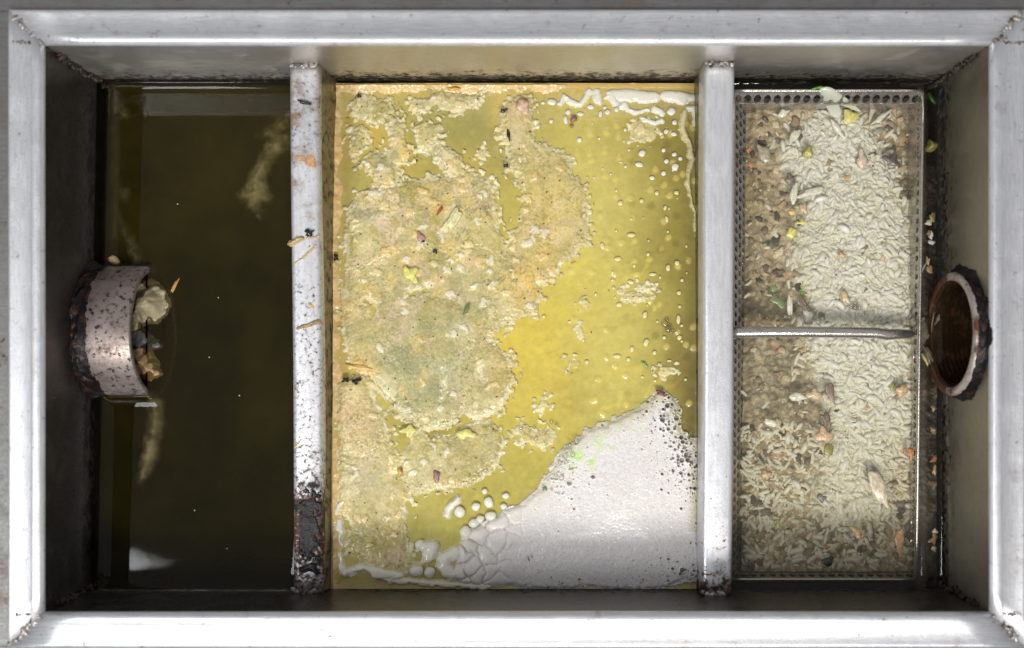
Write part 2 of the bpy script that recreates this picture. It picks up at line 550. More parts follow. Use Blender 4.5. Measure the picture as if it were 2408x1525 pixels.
TW = 0.002
wl = holed_wall(XL, -TW, YB - TW, YT + TW, ZF, -.0035, *OC, RO, M_WALL_SHADE)
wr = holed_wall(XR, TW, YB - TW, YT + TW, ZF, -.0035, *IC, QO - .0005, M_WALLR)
for (a, b, m) in ((YT, YT + TW, M_WALL), (YB - TW, YB, M_WALL_SHADE)):
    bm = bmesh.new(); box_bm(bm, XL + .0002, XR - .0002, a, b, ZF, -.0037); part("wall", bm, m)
bm = bmesh.new(); box_bm(bm, XL - TW, XR + TW, YB - TW, YT + TW, ZF - .002, ZF - .0003); part("tank_floor", bm, M_WALL_SHADE)
# corner seams: irregular dark beads down the four inside corners
for i, (cx, cy) in enumerate(CORN):
    bm = bmesh.new()
    ox, oy = OUT[i]
    bead(bm, [(cx - ox * .0010, cy - oy * .0010, -.018), (cx - ox * .0012, cy - oy * .0012, -.095)], 0.0016, 60 + i)
    part("corner_seam", bm, plain((46, 34, 22), 0.6, 0.6, 300, 0.1), True)

# dividers
def divider(x0, x1, zt, zb, mat, face_mat, bulge):
    bm = bmesh.new()
    n = 40
    prof = [(0, -.02), (0, -.0028), (.0006, -.0012), (.0018, -.0003), (.0032, 0), (.5, .0003), (1, 0)]
    w = x1 - x0
    sec = [(x0 + u, z) for u, z in prof[:5]] + [((x0 + x1) / 2, .0002)] + [(x1 - u, z) for u, z in prof[4::-1]]
    rows = []
    for s in range(n + 1):
        t = s / n
        y = YB + .0004 + (YT - YB - .0008) * t
        z = zb + (zt - zb) * t
        rows.append([bm.verts.new((x + .00025 * math.sin(7 * t + x0 * 50), y, z + dz)) for x, dz in sec])
    for a, b in zip(rows[:-1], rows[1:]):
        for k in range(len(sec) - 1): bm.faces.new((a[k], b[k], b[k + 1], a[k + 1]))
    bm.faces.new(rows[0]); bm.faces.new(rows[-1][::-1])
    top = part("divider", bm, mat, True)
    bm = bmesh.new()
    vs = []
    zt2, zb2 = zt - .004, zb - .004
    for y, z in ((YB + .0006, zb2), (YT - .0006, zt2)):
        vs.append([bm.verts.new(c) for c in ((x0 + .0005, y, ZF), (x0 + .0005, y, z), (x1 - .0006, y, z), (x1 - .0006 + bulge, y, zw(y) - .004), (x1 - .0006 + bulge, y, ZF))])
    for k in range(5):
        l = (k + 1) % 5
        bm.faces.new((vs[0][k], vs[0][l], vs[1][l], vs[1][k]))
    bm.faces.new(vs[0]); bm.faces.new(vs[1][::-1])
    bm.transform(trap_inv)
    bm_obj("plate", bm, face_mat, top)
    for y, z, sg in ((YB + .0012, zb, 1), (YT - .0012, zt, -1)):
        bm = bmesh.new()
        bead(bm, [(x0 + .001, y, z + .0002), (x1 - .001, y, z + .0002)], .0014, int(abs(x0) * 1e5) + int(y * 1000))
        bm.transform(trap_inv)
        bm_obj("weld_bead", bm, M_WELD, top, True)
    return top


divider(-.1520, -.1332, -.0405, -.0520, M_DIVL, M_DIVFACE, 0.0045)
divider(.1078, .1271, -.0365, -.0460, M_DIVR, M_DIVFACE, 0.0)


def lathe_x(name, prof, cy, cz, mat, parent, seg=72, wob=0.0, col=None, seed=0):
    n = len(prof); V = []; F = []; K = []
    rg = np.random.RandomState(seed)
    A = np.arange(seg) * 2 * math.pi / seg
    for x, r in prof:
        w = 1 + wob * (np.interp(np.arange(seg), np.arange(0, seg + 1, 3), np.resize(rg.rand(seg // 3), seg // 3 + 1)) - .5)
        for a, q in zip(A, w): V.append((x + (wob * .01 * (q - 1) * 20), cy + r * q * math.cos(a), cz + r * q * math.sin(a)))
    for i in range(n - 1):
        for s in range(seg):
            s2 = (s + 1) % seg
            F.append((i * seg + s, i * seg + s2, (i + 1) * seg + s2, (i + 1) * seg + s))
    K = np.tile(np.array([*(col if col is not None else (.1, .1, .1)), .5]), (len(V), 1))
    V = np.array(V); V[:, 2] -= ZF
    return link(name, mesh_np(name, V, F, K), mat, parent)


def charred(xw, sg, axis, r0, length, parent, seed):
    """burnt crust round a welded pipe: rough fillet from wall to pipe"""
    A = np.linspace(0, 2 * math.pi, 241)[:-1]; T = np.linspace(0, 1, 16)
    AA, TT = np.meshgrid(A, T, indexing='ij')
    n = fbm(np.cos(AA) * 160 + 300, np.sin(AA) * 160 + TT * 60 + 300, 36, seed * 17, 5, .65)
    n2 = fbm(np.cos(AA) * 500 + 900, np.sin(AA) * 500 + TT * 160 + 900, 30, seed * 19, 3)
    ln = length * (1 + .40 * fbm(np.cos(AA) * 160 + 300, np.sin(AA) * 160 + 300, 34, seed * 23, 5, .7))
    x = xw + sg * (.0002 + ln * TT ** 1.4)
    r = r0 + .0002 + (.0030 + .0040 * n) * (1 - TT) ** 1.6 + .0010 * (n + n2 * .9) * (1 - TT) - .0006 * (TT > .97)
    V = np.stack([x, axis[0] + r * np.cos(AA), axis[1] + r * np.sin(AA) - ZF], -1).reshape(-1, 3)
    na, nt_ = AA.shape
    idx = np.arange(na * nt_).reshape(na, nt_); nx_ = np.roll(idx, -1, 0)
    Q = np.stack([idx[:, :-1], idx[:, 1:], nx_[:, 1:], nx_[:, :-1]], -1).reshape(-1, 4)
    c = lin(20, 17, 17) * (1 + .5 * n)[..., None]
    c = c + (sst(.15, .5, n2) * .6)[..., None] * (lin(86, 48, 24) - c)
    K = np.concatenate([c, np.full(AA.shape + (1,), .45)], -1).reshape(-1, 4)
    return link("charred_weld", mesh_np("charred_weld", V, Q, np.clip(K, .002, 1)), M_CHAR, parent)


# outlet pipe: smooth steel stub, threaded inside, half under the water
xe = -0.2515
pipe = lathe_x("outlet_pipe", [(XL - .03, RO), (XL, RO), (xe - .0008, RO), (xe, RO - .0006), (xe, RI + .0006), (xe - .0008, RI)], *OC, M_PIPE, trap)
lathe_x("pipe_thread", [(xe - .0009 - k * .0007, RI - (.0010 if k % 2 else 0.0)) for k in range(44)] + [(XL - .03, RI - .004), (XL - .03, .0005)], *OC, M_THREAD, pipe)
charred(XL, 1, OC, RO, .0100, pipe, 3)
# inlet collar: short threaded socket in the right wall
xi = XR - 0.0075
col_o = lathe_x("inlet_collar", [(XR + .085, QO), (XR, QO), (xi + .001, QO), (xi, QO - .0008), (xi, QI + .001), (xi + .0008, QI)], *IC, M_COLLAR, trap)
lathe_x("pipe_thread", [(xi + .0009 + k * .0016, QI - (.0022 if k % 2 else 0.0)) for k in range(50)] + [(XR + .085, QI - .004), (XR + .085, .0005)], *IC, M_THREAD, col_o)
charred(XR, -1, IC, QO, .0058, col_o, 8)

# ground under the trap
bm = bmesh.new(); box_bm(bm, -3, 3, -3, 3, -.20, -.17)
tag(bm_obj("floor", bm, plain((96, 84, 74), 0.7, 0.3, 40, 0.0)), None, None, None, "structure")

# ------------------------------------------------------------------ liquids
def tints(X, Y, base, lst):
    c = np.zeros(X.shape + (3,)) + base
    for (x, y, rx, ry, rgb, w) in lst:
        g = np.clip(w * np.exp(-(((X - x) / rx) ** 2 + ((Y - y) / ry) ** 2)), 0, 1)[..., None]
        c = c * (1 - g) + g * C(*rgb)
    return c


GREASE_T = [(1120, 320, 120, 100, (146, 136, 74), .95), (1330, 620, 130, 160, (214, 194, 84), .9), (1230, 800, 140, 140, (212, 184, 62), .9),
            (1250, 920, 90, 120, (204, 180, 66), .8), (1400, 330, 160, 90, (190, 172, 84), .8), (1420, 480, 130, 160, (206, 190, 104), .7),
            (1560, 300, 90, 120, (132, 112, 22), .75), (1605, 480, 60, 260, (116, 98, 18), .85), (1612, 800, 58, 260, (104, 84, 12), .9),
            (1560, 620, 60, 160, (146, 130, 46), .7), (1450, 820, 120, 170, (196, 180, 92), .75), (1620, 960, 40, 120, (96, 76, 8), .95),
            (1250, 1060, 130, 80, (186, 168, 70), .8), (1150, 1160, 140, 80, (164, 150, 60), .85), (860, 300, 60, 50, (208, 170, 60), .7),
            (900, 1240, 160, 120, (158, 146, 62), .8), (1010, 1000, 70, 40, (130, 116, 24), .85), (860, 450, 60, 60, (160, 150, 80), .7),
            (1100, 440, 50, 100, (200, 170, 70), .6), (960, 430, 60, 50, (196, 168, 76), .6), (1185, 250, 30, 90, (206, 172, 80), .7), (820, 1390, 120, 30, (150, 110, 40), .8),
            (1060, 1255, 90, 30, (190, 180, 80), .6)]


def grease_fn(X, Y):
    C = lambda r, g, b: globals()['C'](r, g, b, 1.02)
    wx = X + 25 * fbm(X, Y, 120, 3); wy = Y + 25 * fbm(X, Y, 120, 9)
    c = .82 * tints(wx, wy, C(186, 168, 76), GREASE_T) + .18 * C(190, 186, 112)
    n1 = fbm(X, Y, 90, 20, 5); n2 = fbm(X, Y, 30, 21, 4)
    # slow streaks running down to the left
    a = X * .82 - Y * .57; b = X * .57 + Y * .82
    st = fbm(a / 2.6 + 26 * n1, b + 22 * n1 + 8 * n2, 20, 22, 4)
    wgt = sst(1180, 1300, X) * sst(1640, 1500, X) * sst(480, 620, Y) * sst(1150, 980, Y)
    c = c * (1 + .10 * n1 + .07 * n2)[..., None]
    c = c + (sst(.25, .65, st) * wgt * .42)[..., None] * (C(226, 206, 96) - c)
    c = c + (sst(-.3, -.7, st) * wgt * .2)[..., None] * (C(150, 136, 40) - c)
    # soft drops hanging below the surface
    f1, f2, idr = worley(X + 6 * n2, Y + 6 * n1, 34, 31)
    drop = sst(.30, .12, f1) * (idr > .62)
    rgt = sst(1230, 1450, X)
    c = c + (drop * (.2 + .5 * rgt))[..., None] * (C(220, 200, 104) - c)
    dk = sst(.28, .08, worley(X, Y, 52, 33)[0]) * (worley(X, Y, 52, 33)[2] > .72) * sst(1400, 1520, X)
    c = c + (dk * .3)[..., None] * (C(84, 70, 16) - c)
    fine = fbm(X, Y, 7, 40, 2)
    c = c * (1 + .06 * fine)[..., None]
    h = .0005 * n1 + .0002 * n2 + .0006 * drop * rgt + .0004 * st * wgt
    edge = np.minimum(np.minimum(X - 786, 1642 - X), np.minimum(Y - 203, 1386 - Y))
    h = h + .0015 * np.exp(-np.clip(edge, 0, 99) / 8) - .0010
    yel = np.exp(-np.clip(np.minimum(X - 786, Y - 203), 0, 99) / 16)
    c = c + (yel * .75)[..., None] * (C(214, 178, 104) - c)
    return np.ones(X.shape, bool), h, c, np.full(X.shape, .22) + .1 * n2


g = patch("grease_surface", (778, 1646, 196, 1394), 3, grease_fn, M_GREASE)
tag(g, "oily yellow olive grease filling the middle compartment", None, None, "structure")


def water_sheet(name, bounds, mat, obstacles, rise=.0022, wid=9, cloud=None):
    x0, x1, y0, y1 = bounds

    def fn(X, Y):
        d = np.minimum(np.minimum(X - x0, x1 - X), np.minimum(Y - y0, y1 - Y))
        for ob in obstacles: d = np.minimum(d, ob(X, Y))
        h = rise * np.exp(-np.clip(d, 0, 999) / wid) + .00002 * fbm(X, Y, 160, 77, 2)
        return np.ones(X.shape, bool), h, np.array([.5, .5, .5]), (np.ones(X.shape) if cloud is None else cloud(X, Y))
    return patch(name, bounds, 2.5, fn, mat)


pipe_rect = lambda X, Y: np.abs(np.maximum(np.maximum(X - 352, 630 - Y), Y - 932))
wl_ = water_sheet("water", (228, 716, 186, 1386), water_mat("murky_olive_water", (.72, .69, .56), lin(66, 58, 15), .46, 60, .006), [pipe_rect, lambda X, Y: Y - 197, lambda X, Y: X - 262 + (Y - 200) * .022, lambda X, Y: 1386 - Y], .0030, 10,
                  lambda X, Y: np.clip((.55 + .75 * sst(800, 240, Y) + .25 * fbm(X, Y, 160, 88, 3)) * sst(0, 22, X - 250 + (Y - 200) * .022) * sst(196, 212, Y), .05, 2))
tag(wl_, "dark murky olive water in the left compartment", None, None, "structure")
wr_ = water_sheet("water", (1706, 2214, 196, 1412), water_mat("cloudy_rinse_water", (.985, .98, .965), lin(190, 184, 160), .10, 90, .03),
                  [lambda X, Y: np.maximum(np.abs(X - 2172) - 3, 0)], .0015, 7, lambda X, Y: .15 + .85 * sst(206, 232, Y) * sst(2184, 2164, X) + (1.0 * sst(800, 900, Y) * sst(1980, 1820, X) + 0.4 * sst(1000, 1350, Y)) * sst(2184, 2164, X))
tag(wr_, "clear greyish water over the food in the right compartment", None, None, "structure")

# absorbing body of the left water (darkens what lies deep)
bm = bmesh.new()
box_bm(bm, XL + .0008, -.1525, YB + .0008, YT - .0008, ZF + .001, -.0690)
mv, nt, N, L, b = new_mat("olive_water_body")
N.remove(b)
va = N.new("ShaderNodeVolumeAbsorption"); va.inputs["Color"].default_value = (.66, .61, .44, 1); va.inputs["Density"].default_value = 14
L.new(va.outputs[0], N["Material Output"].inputs["Volume"])
for v in bm.verts:
    if v.co.z > -.1: v.co.z = zw(v.co.y) - .0012
tag(bm_obj("water_body", bm, mv), None, None, None, "stuff")

bm = bmesh.new()
box_bm(bm, .1285, XR - .0008, YB + .0008, YT - .0008, ZF + .001, -.0690)
mv, nt, N, L, b = new_mat("rinse_water_body")
N.remove(b)
va = N.new("ShaderNodeVolumeAbsorption"); va.inputs["Color"].default_value = (.82, .78, .66, 1); va.inputs["Density"].default_value = 60
L.new(va.outputs[0], N["Material Output"].inputs["Volume"])
for v in bm.verts:
    if v.co.z > -.1: v.co.z = zw(v.co.y) - .0012
tag(bm_obj("water_body", bm, mv), None, None, None, "stuff")

# ------------------------------------------------------------------ crust floes on the grease
CRUST_T = [(1010, 800, 150, 190, (178, 168, 118), .8), (960, 640, 110, 90, (186, 166, 116), .7), (1050, 460, 120, 70, (226, 190, 116), .8), (1065, 520, 40, 45, (240, 226, 160), .8),
           (880, 500, 60, 60, (248, 232, 200), .8), (900, 390, 60, 60, (248, 230, 186), .8), (860, 250, 70, 50, (242, 228, 178), .75), (1050, 240, 100, 40, (222, 208, 160), .8),
           (1280, 500, 100, 150, (214, 186, 106), .85), (1250, 680, 60, 60, (224, 180, 80), .8), (1165, 880, 60, 80, (212, 180, 104), .75), (1060, 950, 80, 80, (192, 182, 128), .7),
           (1080, 1080, 110, 60, (180, 166, 102), .8), (850, 970, 60, 60, (212, 172, 128), .75), (860, 1140, 70, 80, (190, 180, 150), .75), (900, 1270, 100, 90, (170, 150, 74), .95), (1080, 1080, 120, 70, (176, 162, 96), .9), (1010, 850, 120, 150, (160, 160, 118), .85),  # olive tint at the lower left holds the shadow lying on that crust
           (840, 860, 50, 30, (222, 176, 100), .8), (1215, 250, 40, 60, (226, 190, 130), .8), (1050, 375, 50, 50, (220, 210, 160), .6), (870, 720, 60, 60, (182, 164, 108), .7),
           (1005, 315, 50, 40, (210, 196, 132), .8), (1150, 560, 50, 120, (196, 178, 110), .5), (840, 410, 30, 60, (214, 178, 110), .6)]
FLOES = [
    ("broad grey green fat crust with pores in the left middle of the grease", 2.0, .0002,
     [(812, 640), (870, 590), (930, 560), (1000, 540), (1100, 520), (1180, 560), (1195, 640), (1185, 720), (1150, 800), (1180, 830), (1120, 905), (1100, 960), (1070, 990), (1030, 1010), (985, 1000), (945, 985), (925, 930), (880, 900), (830, 860), (806, 790), (800, 700)]),
    ("grey green frothy fat floe on top of the broad crust, left of the tan one", 1.6, .0014,
     [(960, 705), (1010, 690), (1050, 698), (1090, 716), (1140, 760), (1135, 800), (1105, 830), (1100, 880), (1115, 905), (1095, 955), (1055, 995), (1020, 1002), (985, 988), (950, 980), (936, 920), (928, 870), (908, 840), (900, 780), (930, 735)]),
    ("whitish fat floe on the upper left of the cream crust, by the noodle curl", 1.4, .0016,
     [(840, 500), (860, 470), (895, 462), (930, 475), (925, 510), (900, 540), (870, 560), (840, 545)]),
    ("cream and orange fat crust above the grey crust, with a pale buttery patch", 2.4, .0006,
     [(812, 526), (822, 490), (848, 454), (912, 446), (969, 422), (1033, 414), (1073, 414), (1101, 406), (1153, 430), (1161, 478), (1169, 526), (1185, 566), (1190, 610), (1120, 590), (1040, 600), (960, 590), (900, 620), (830, 650), (806, 600)]),
    ("smooth tan fat floe with a scalloped right edge beside the open yellow grease", 1.8, .0004,
     [(1225, 325), (1273, 337), (1326, 361), (1346, 406), (1372, 438), (1380, 480), (1380, 520), (1378, 566), (1350, 598), (1318, 618), (1314, 638), (1265, 670), (1273, 698), (1261, 738), (1233, 740), (1193, 757), (1150, 800), (1120, 830), (1108, 760), (1150, 690), (1165, 620), (1193, 566), (1222, 526), (1228, 470), (1221, 422)]),
    ("tan ragged fat floe at the right end of the grey crust", 1.8, .0008,
     [(1115, 830), (1150, 815), (1180, 830), (1205, 845), (1200, 900), (1185, 950), (1160, 975), (1120, 985), (1090, 975), (1085, 930), (1105, 890)]),
    ("round olive fat floe with a smooth lower right edge, near the bottom of the crust", 1.8, .0003,
     [(950, 1030), (985, 1012), (1010, 1035), (1060, 1030), (1100, 1000), (1150, 985), (1180, 1010), (1190, 1040), (1170, 1085), (1130, 1125), (1075, 1145), (1020, 1150), (975, 1165), (950, 1130), (940, 1080)]),
    ("pinkish lumpy fat crust against the left divider, below the black seeds", 2.2, .0005,
     [(796, 905), (850, 880), (890, 905), (905, 950), (910, 1010), (900, 1060), (850, 1080), (795, 1070), (790, 980)]),
    ("whitish green porous fat crust in the lower left of the grease", 1.8, .0002,
     [(792, 1060), (850, 1065), (900, 1030), (935, 1060), (950, 1120), (970, 1170), (955, 1230), (965, 1290), (985, 1335), (900, 1345), (850, 1320), (812, 1290), (830, 1240), (795, 1200)]),
    ("cream fat floe in the top left corner of the grease, with a black speck", 2.0, .0005,
     [(818, 245), (835, 225), (870, 228), (918, 240), (920, 262), (885, 285), (860, 285), (845, 278), (828, 262)]),
    ("curved cream fat floe along the back wall, left of the beige lump", 2.0, .0005,
     [(965, 245), (1000, 228), (1040, 220), (1100, 222), (1138, 226), (1128, 245), (1105, 248), (1082, 266), (1050, 255), (1020, 240), (1000, 262), (970, 265)]),
    ("small rounded cream fat floe with a short tail, alone in the grease near the back", 2.0, .0004,
     [(976, 305), (1000, 290), (1035, 292), (1040, 318), (1015, 335), (1005, 355), (990, 350), (985, 330)]),
    ("forked cream fat floe between the back corner floe and the broad crust", 2.0, .0006,
     [(925, 342), (915, 285), (935, 272), (955, 290), (945, 310), (961, 340), (961, 374), (941, 390), (929, 438), (892, 442), (876, 414), (844, 390), (872, 358), (904, 358)]),
    ("knobbly cream fat floe on the crust's upper edge, right of the forked floe", 2.0, .0008,
     [(1015, 346), (1035, 342), (1060, 355), (1085, 366), (1093, 406), (1085, 425), (1057, 410), (1029, 386)]),
    ("small yellowish fat floe at the left side, just above the broad crusts", 1.6, .0002,
     [(830, 300), (850, 290), (865, 310), (855, 350), (835, 370), (822, 340)]),
    ("tiny star shaped pale fat floe in the grey green grease near the back", 1.2, .0001,
     [(1120, 362), (1130, 350), (1140, 352), (1146, 362), (1138, 372), (1126, 370)]),
    ("brown speckled thin fat film below the white blobs at the back right", 0.9, .0,
     [(1480, 290), (1520, 285), (1550, 300), (1540, 325), (1510, 338), (1485, 325)]),
    ("thin bubbly fat film floating between the tan floe and the foam", 0.9, -.0001,
     [(1205, 1010), (1240, 995), (1265, 1010), (1300, 1015), (1300, 1045), (1260, 1050), (1225, 1040)]),
]


GAPS = [[(955, 700, 3), (975, 690, 6), (1000, 684, 5), (1012, 678, 2)], [(868, 705, 3), (878, 728, 9), (872, 748, 5)], [(940, 1010, 8), (950, 1035, 16), (940, 1060, 8)], [(1012, 1014, 5), (1050, 1018, 9), (1085, 1000, 8), (1120, 985, 3)],
        [(960, 1185, 9), (968, 1240, 12), (985, 1275, 8)], [(885, 930, 6), (905, 955, 12), (880, 915, 6)], [(830, 545, 4), (845, 530, 2)], [(1130, 860, 2), (1125, 880, 5), (1132, 900, 2)],
        [(1040, 880, 2), (1046, 910, 3), (1040, 940, 2)], [(815, 560, 4), (806, 640, 5), (812, 700, 3)], [(930, 1120, 6), (950, 1110, 4)], [(1060, 1200, 9), (1010, 1210, 7)]]
PAL = [C(*q) for q in [(246, 232, 190), (206, 190, 130), (158, 154, 104), (224, 194, 116), (186, 178, 128), (240, 220, 166), (176, 162, 82), (230, 202, 166)]]


def crust_fn(poly, th, lift, seed, gaps=True):
    th = th * .001

    def fn(X, Y):
        n1 = fbm(X, Y, 40, seed, 4, .6); n2 = fbm(X, Y, 15, seed + 7, 3); n3 = fbm(X, Y, 6, seed + 17, 2)
        s = sd_poly(X, Y, poly) + 8 * n1 + 6 * n2 + 4.5 * n3
        k1, k2, kid = worley(X + 3 * n3, Y, 13, seed + 41)
        s = np.maximum(s, np.where((s > -20) & (kid > .62), 4.5 * kid - 13 * k1, -99))     # broken-off crumbs along the edge
        if gaps:
            for gp in GAPS: s = np.minimum(s, -(sd_line(X + 6 * n2, Y + 6 * n1, gp) + 3 * n2 + 2 * n3))
        b1, b2, bid = worley(X + 3 * n2, Y + 3 * n1, 12.0, 905)
        g1, g2, gid = worley(X + 2 * n3, Y + 2 * n2, 6.5, 915)
        lump = fbm(X, Y, 60, 300, 5, .62)
        froth = sst(-.35, .35, fbm(X, Y, 90, 340, 3))
        h = np.where(s > 0, th * .55 * (.12 + .88 * sst(0, 18, s)), s * .0003) + lift * .7
        h = h + sst(-1, 5, s) * (.0006 * lump + froth * (.00032 * (.5 - b1 * b1) + .0002 * (.5 - g1 * g1)) + .00014 * n3)
        wx = X + 22 * fbm(X, Y, 60, 310); wy = Y + 22 * fbm(X, Y, 60, 320)
        c = tints(wx, wy, C(208, 196, 134), CRUST_T) * .94
        thin = sst(.12, .55, fbm(X, Y, 38, 961, 4)) * sst(30, 10, s)
        c = c + (thin * .6)[..., None] * (C(190, 170, 84) - c)
        p1, p2, pid = worley(X + 26 * fbm(X, Y, 40, 921, 4), Y + 26 * fbm(X, Y, 40, 931, 4), 58, 941)
        pal = .92 * np.array(PAL)[np.clip((pid * 8).astype(int), 0, 7)]
        wp = .30 + .55 * np.exp(-((X - 930) / 170) ** 2 - ((Y - 480) / 260) ** 2)
        c = c + (wp * sst(.0, .30, p2 - p1))[..., None] * (pal - c)
        q1, q2, qid = worley(X + 14 * n1, Y + 14 * n2, 24, 951)
        qal = np.array(PAL)[np.clip((qid * 8).astype(int), 0, 7)]
        c = c + (.75 * wp * (qid > .3) * sst(.0, .2, q2 - q1))[..., None] * (qal - c)
        c = c * (1 + .20 * lump + .14 * n2 + .10 * n3)[..., None]
        bord = (sst(.16, .02, b2 - b1) * .22 + sst(.20, .03, g2 - g1) * .28) * (.25 + .75 * froth)
        bord = bord + sst(.15, .5, fbm(X, Y, 4.6, 345, 2)) * .55 * (.2 + .8 * sst(-.2, .4, fbm(X, Y, 44, 346, 3)))
        c = c + np.clip(bord, 0, .8)[..., None] * (C(134, 124, 62) - c)
        c = c + (sst(.30, .10, g1) * .35 * (gid > .45))[..., None] * (C(246, 238, 204) - c)
        rim = sst(7, 1, s) * (.25 + .6 * sst(-.2, .5, fbm(X, Y, 30, seed + 29, 3)))
        c = c + rim[..., None] * (C(240, 232, 192) - c)
        l1, l2, lid = worley(X + 13 * n2, Y + 13 * n1, 24, 971)
        lp = sst(.46, .20, l1) * (lid > .80) * sst(0, 6, s)
        h = h + .0009 * np.sqrt(np.clip(1 - (l1 / .45) ** 2, 0, 1)) * (lid > .80) * sst(0, 6, s)
        lc = np.where((lid > .97)[..., None], C(228, 194, 130), np.where((lid > .87)[..., None], C(248, 240, 212), C(232, 212, 160)))
        c = c + (lp * .8)[..., None] * (lc - c)
        w1, w2, wid = worley(X, Y, 42, 811)
        dk = (w1 < .05) & (wid > .6)
        c = np.where(dk[..., None], C(96, 60, 50), c)
        return s > -6, h, c, .42 - .2 * lp
    return fn


for k, (lab, th, lift, poly) in enumerate(FLOES):
    a = np.array(poly)
    bd = (max(a[:, 0].min() - 24, 786), min(a[:, 0].max() + 24, 1640), max(a[:, 1].min() - 24, 203), a[:, 1].max() + 24)
    o = patch("fat_floe", bd, 1.7, crust_fn(poly, th, lift, 11 + 13 * k), M_CRUST)
    tag(o, lab, "fat crust", "crusts of fat floating on the grease")

# the beige lump with the black curls
lump_poly = [(1182, 240), (1200, 228), (1235, 226), (1248, 250), (1250, 290), (1258, 330), (1240, 370), (1232, 415), (1215, 415), (1195, 390), (1188, 345), (1180, 320)]
o = patch("food_lump", (1160, 1280, 205, 440), 2, crust_fn(lump_poly, 3.4, .0008, 211), M_FAT)
tag(o, "beige lumpy food scrap with black curls, by the back wall", "food scrap")

# fat rim stuck round the grease edge
def edge_fat(X, Y):
    n = fbm(X, Y, 40, 400, 4); n2 = fbm(X, Y, 12, 410, 3)
    d = np.minimum(X - 784, Y - 202)
    s = 12 + 10 * n + 4 * n2 - d
    h = np.where(s > 0, .0022 * sst(0, 14, s), s * .0002) + .0005 * n2
    c = C(214, 186, 130) * (1 + .15 * n2 + .1 * n)[..., None]
    c = c + (sst(.2, .6, n) * .5)[..., None] * (C(214, 160, 70) - c)
    return (s > -6) & (X < 1330), h, c, np.full(X.shape, .3)


tag(patch("fat_scum", (784, 1340, 201, 1390), 2.5, edge_fat, M_FAT), "tan line of fat stuck along the back wall and left divider", "fat scum")

# ------------------------------------------------------------------ white fat: strands, blobs, droplets
def strand(lab, pts, hgt=.0011, grp=None, amp=2.2, colr=(226, 222, 204)):
    seed = int(pts[0][0] * 7 + pts[0][1]) % 997

    def fn(X, Y):
        n = fbm(X, Y, 18, seed, 3)
        n4 = fbm(X, Y, 7, seed + 9, 2)
        s = sd_line(X + 4 * n, Y - 4 * n, pts) + amp * 1.5 * n + 1.2 * n4
        R = max(p[2] for p in pts)
        h = np.where(s > 0, hgt * np.sqrt(np.clip(1 - (1 - np.clip(s / (R * .9), 0, 1)) ** 2, 0, 1)), s * .0004)
        c = C(*colr) * (1 + .05 * n)[..., None]
        return s > -4, h, c, np.full(X.shape, .18)
    a = np.array(pts)
    bd = (max(a[:, 0].min() - 26, 786), min(a[:, 0].max() + 26, 1643), max(a[:, 1].min() - 26, 203), min(a[:, 1].max() + 26, 1392))
    return tag(patch("fat_strand", bd, 1.5, fn, M_FAT), lab, "fat strand", grp)


G1 = "white fat strands along the back wall"
strand("wide white fat slab lying along the back wall", [(1440, 222, 12), (1480, 222, 13), (1520, 228, 13), (1542, 226, 11)], grp=G1)
strand("white fat slab in the back right corner beside the right divider", [(1566, 224, 11), (1600, 228, 13), (1632, 230, 8)], grp=G1)
strand("short upright white fat tongue below the back wall", [(1404, 216, 9), (1406, 238, 9)], grp=G1)
strand("wavy white fat strand at the left end of the back wall slab", [(1318, 244, 5), (1326, 226, 6), (1345, 238, 5), (1366, 246, 5), (1378, 228, 6), (1386, 214, 7)], grp=G1)
strand("drooping white fat drip under the left end of the slab", [(1436, 220, 8), (1446, 242, 8)], grp=G1)
strand("bent thin white fat strand with a round head, below the slab", [(1468, 246, 8), (1478, 260, 5), (1500, 264, 4.5), (1524, 258, 4)], grp=G1)
strand("short thick white fat strand right of the bent strand", [(1538, 256, 8), (1556, 264, 7)], grp=G1)
strand("slanted white fat strand pointing at the right divider", [(1510, 278, 4), (1540, 290, 5), (1556, 284, 6)], grp=G1)
G2 = "long fat strands beside the right divider"
strand("long wavering pale fat line down the right divider", [(1612, 262, 5), (1606, 300, 6), (1622, 344, 6), (1628, 376, 7), (1618, 410, 5), (1622, 460, 4), (1634, 500, 3), (1636, 560, 3)], .0016, G2, 2.0, (206, 196, 150))
strand("short hooked pale fat strand in the corner by the right divider", [(1616, 256, 6), (1632, 254, 6), (1638, 290, 4)], .0016, G2)
G3 = "white fat strands along the front left corner"
strand("white fat strand with a knobbed top in the front left corner", [(798, 1305, 7), (802, 1325, 6), (812, 1352, 7), (835, 1346, 5)], grp=G3)
strand("ragged white fat ribbon along the front wall, left of the twin blobs", [(814, 1344, 8), (850, 1334, 8), (876, 1342, 12), (905, 1350, 12), (940, 1354, 9)], .0026, G3, 4)
strand("flat cream fat band along the front wall under the globules", [(905, 1362, 7), (950, 1366, 7), (1010, 1372, 8), (1080, 1376, 8), (1150, 1378, 7)], .002, G3, 3, (222, 212, 186))
strand("curled white fat thread on the left edge of the lower crust", [(792, 1205, 4), (798, 1186, 5), (808, 1178, 4)], .0016, G3)
strand("white fat patch hugging the left divider in the lower crust", [(796, 1225, 7), (802, 1250, 8), (796, 1272, 5), (806, 1280, 4)], .0016, G3, 4)
strand("glossy slanting white fat strand left of the droplets", [(1050, 1212, 10), (1058, 1192, 6), (1076, 1172, 7)], .0026, None, 3)


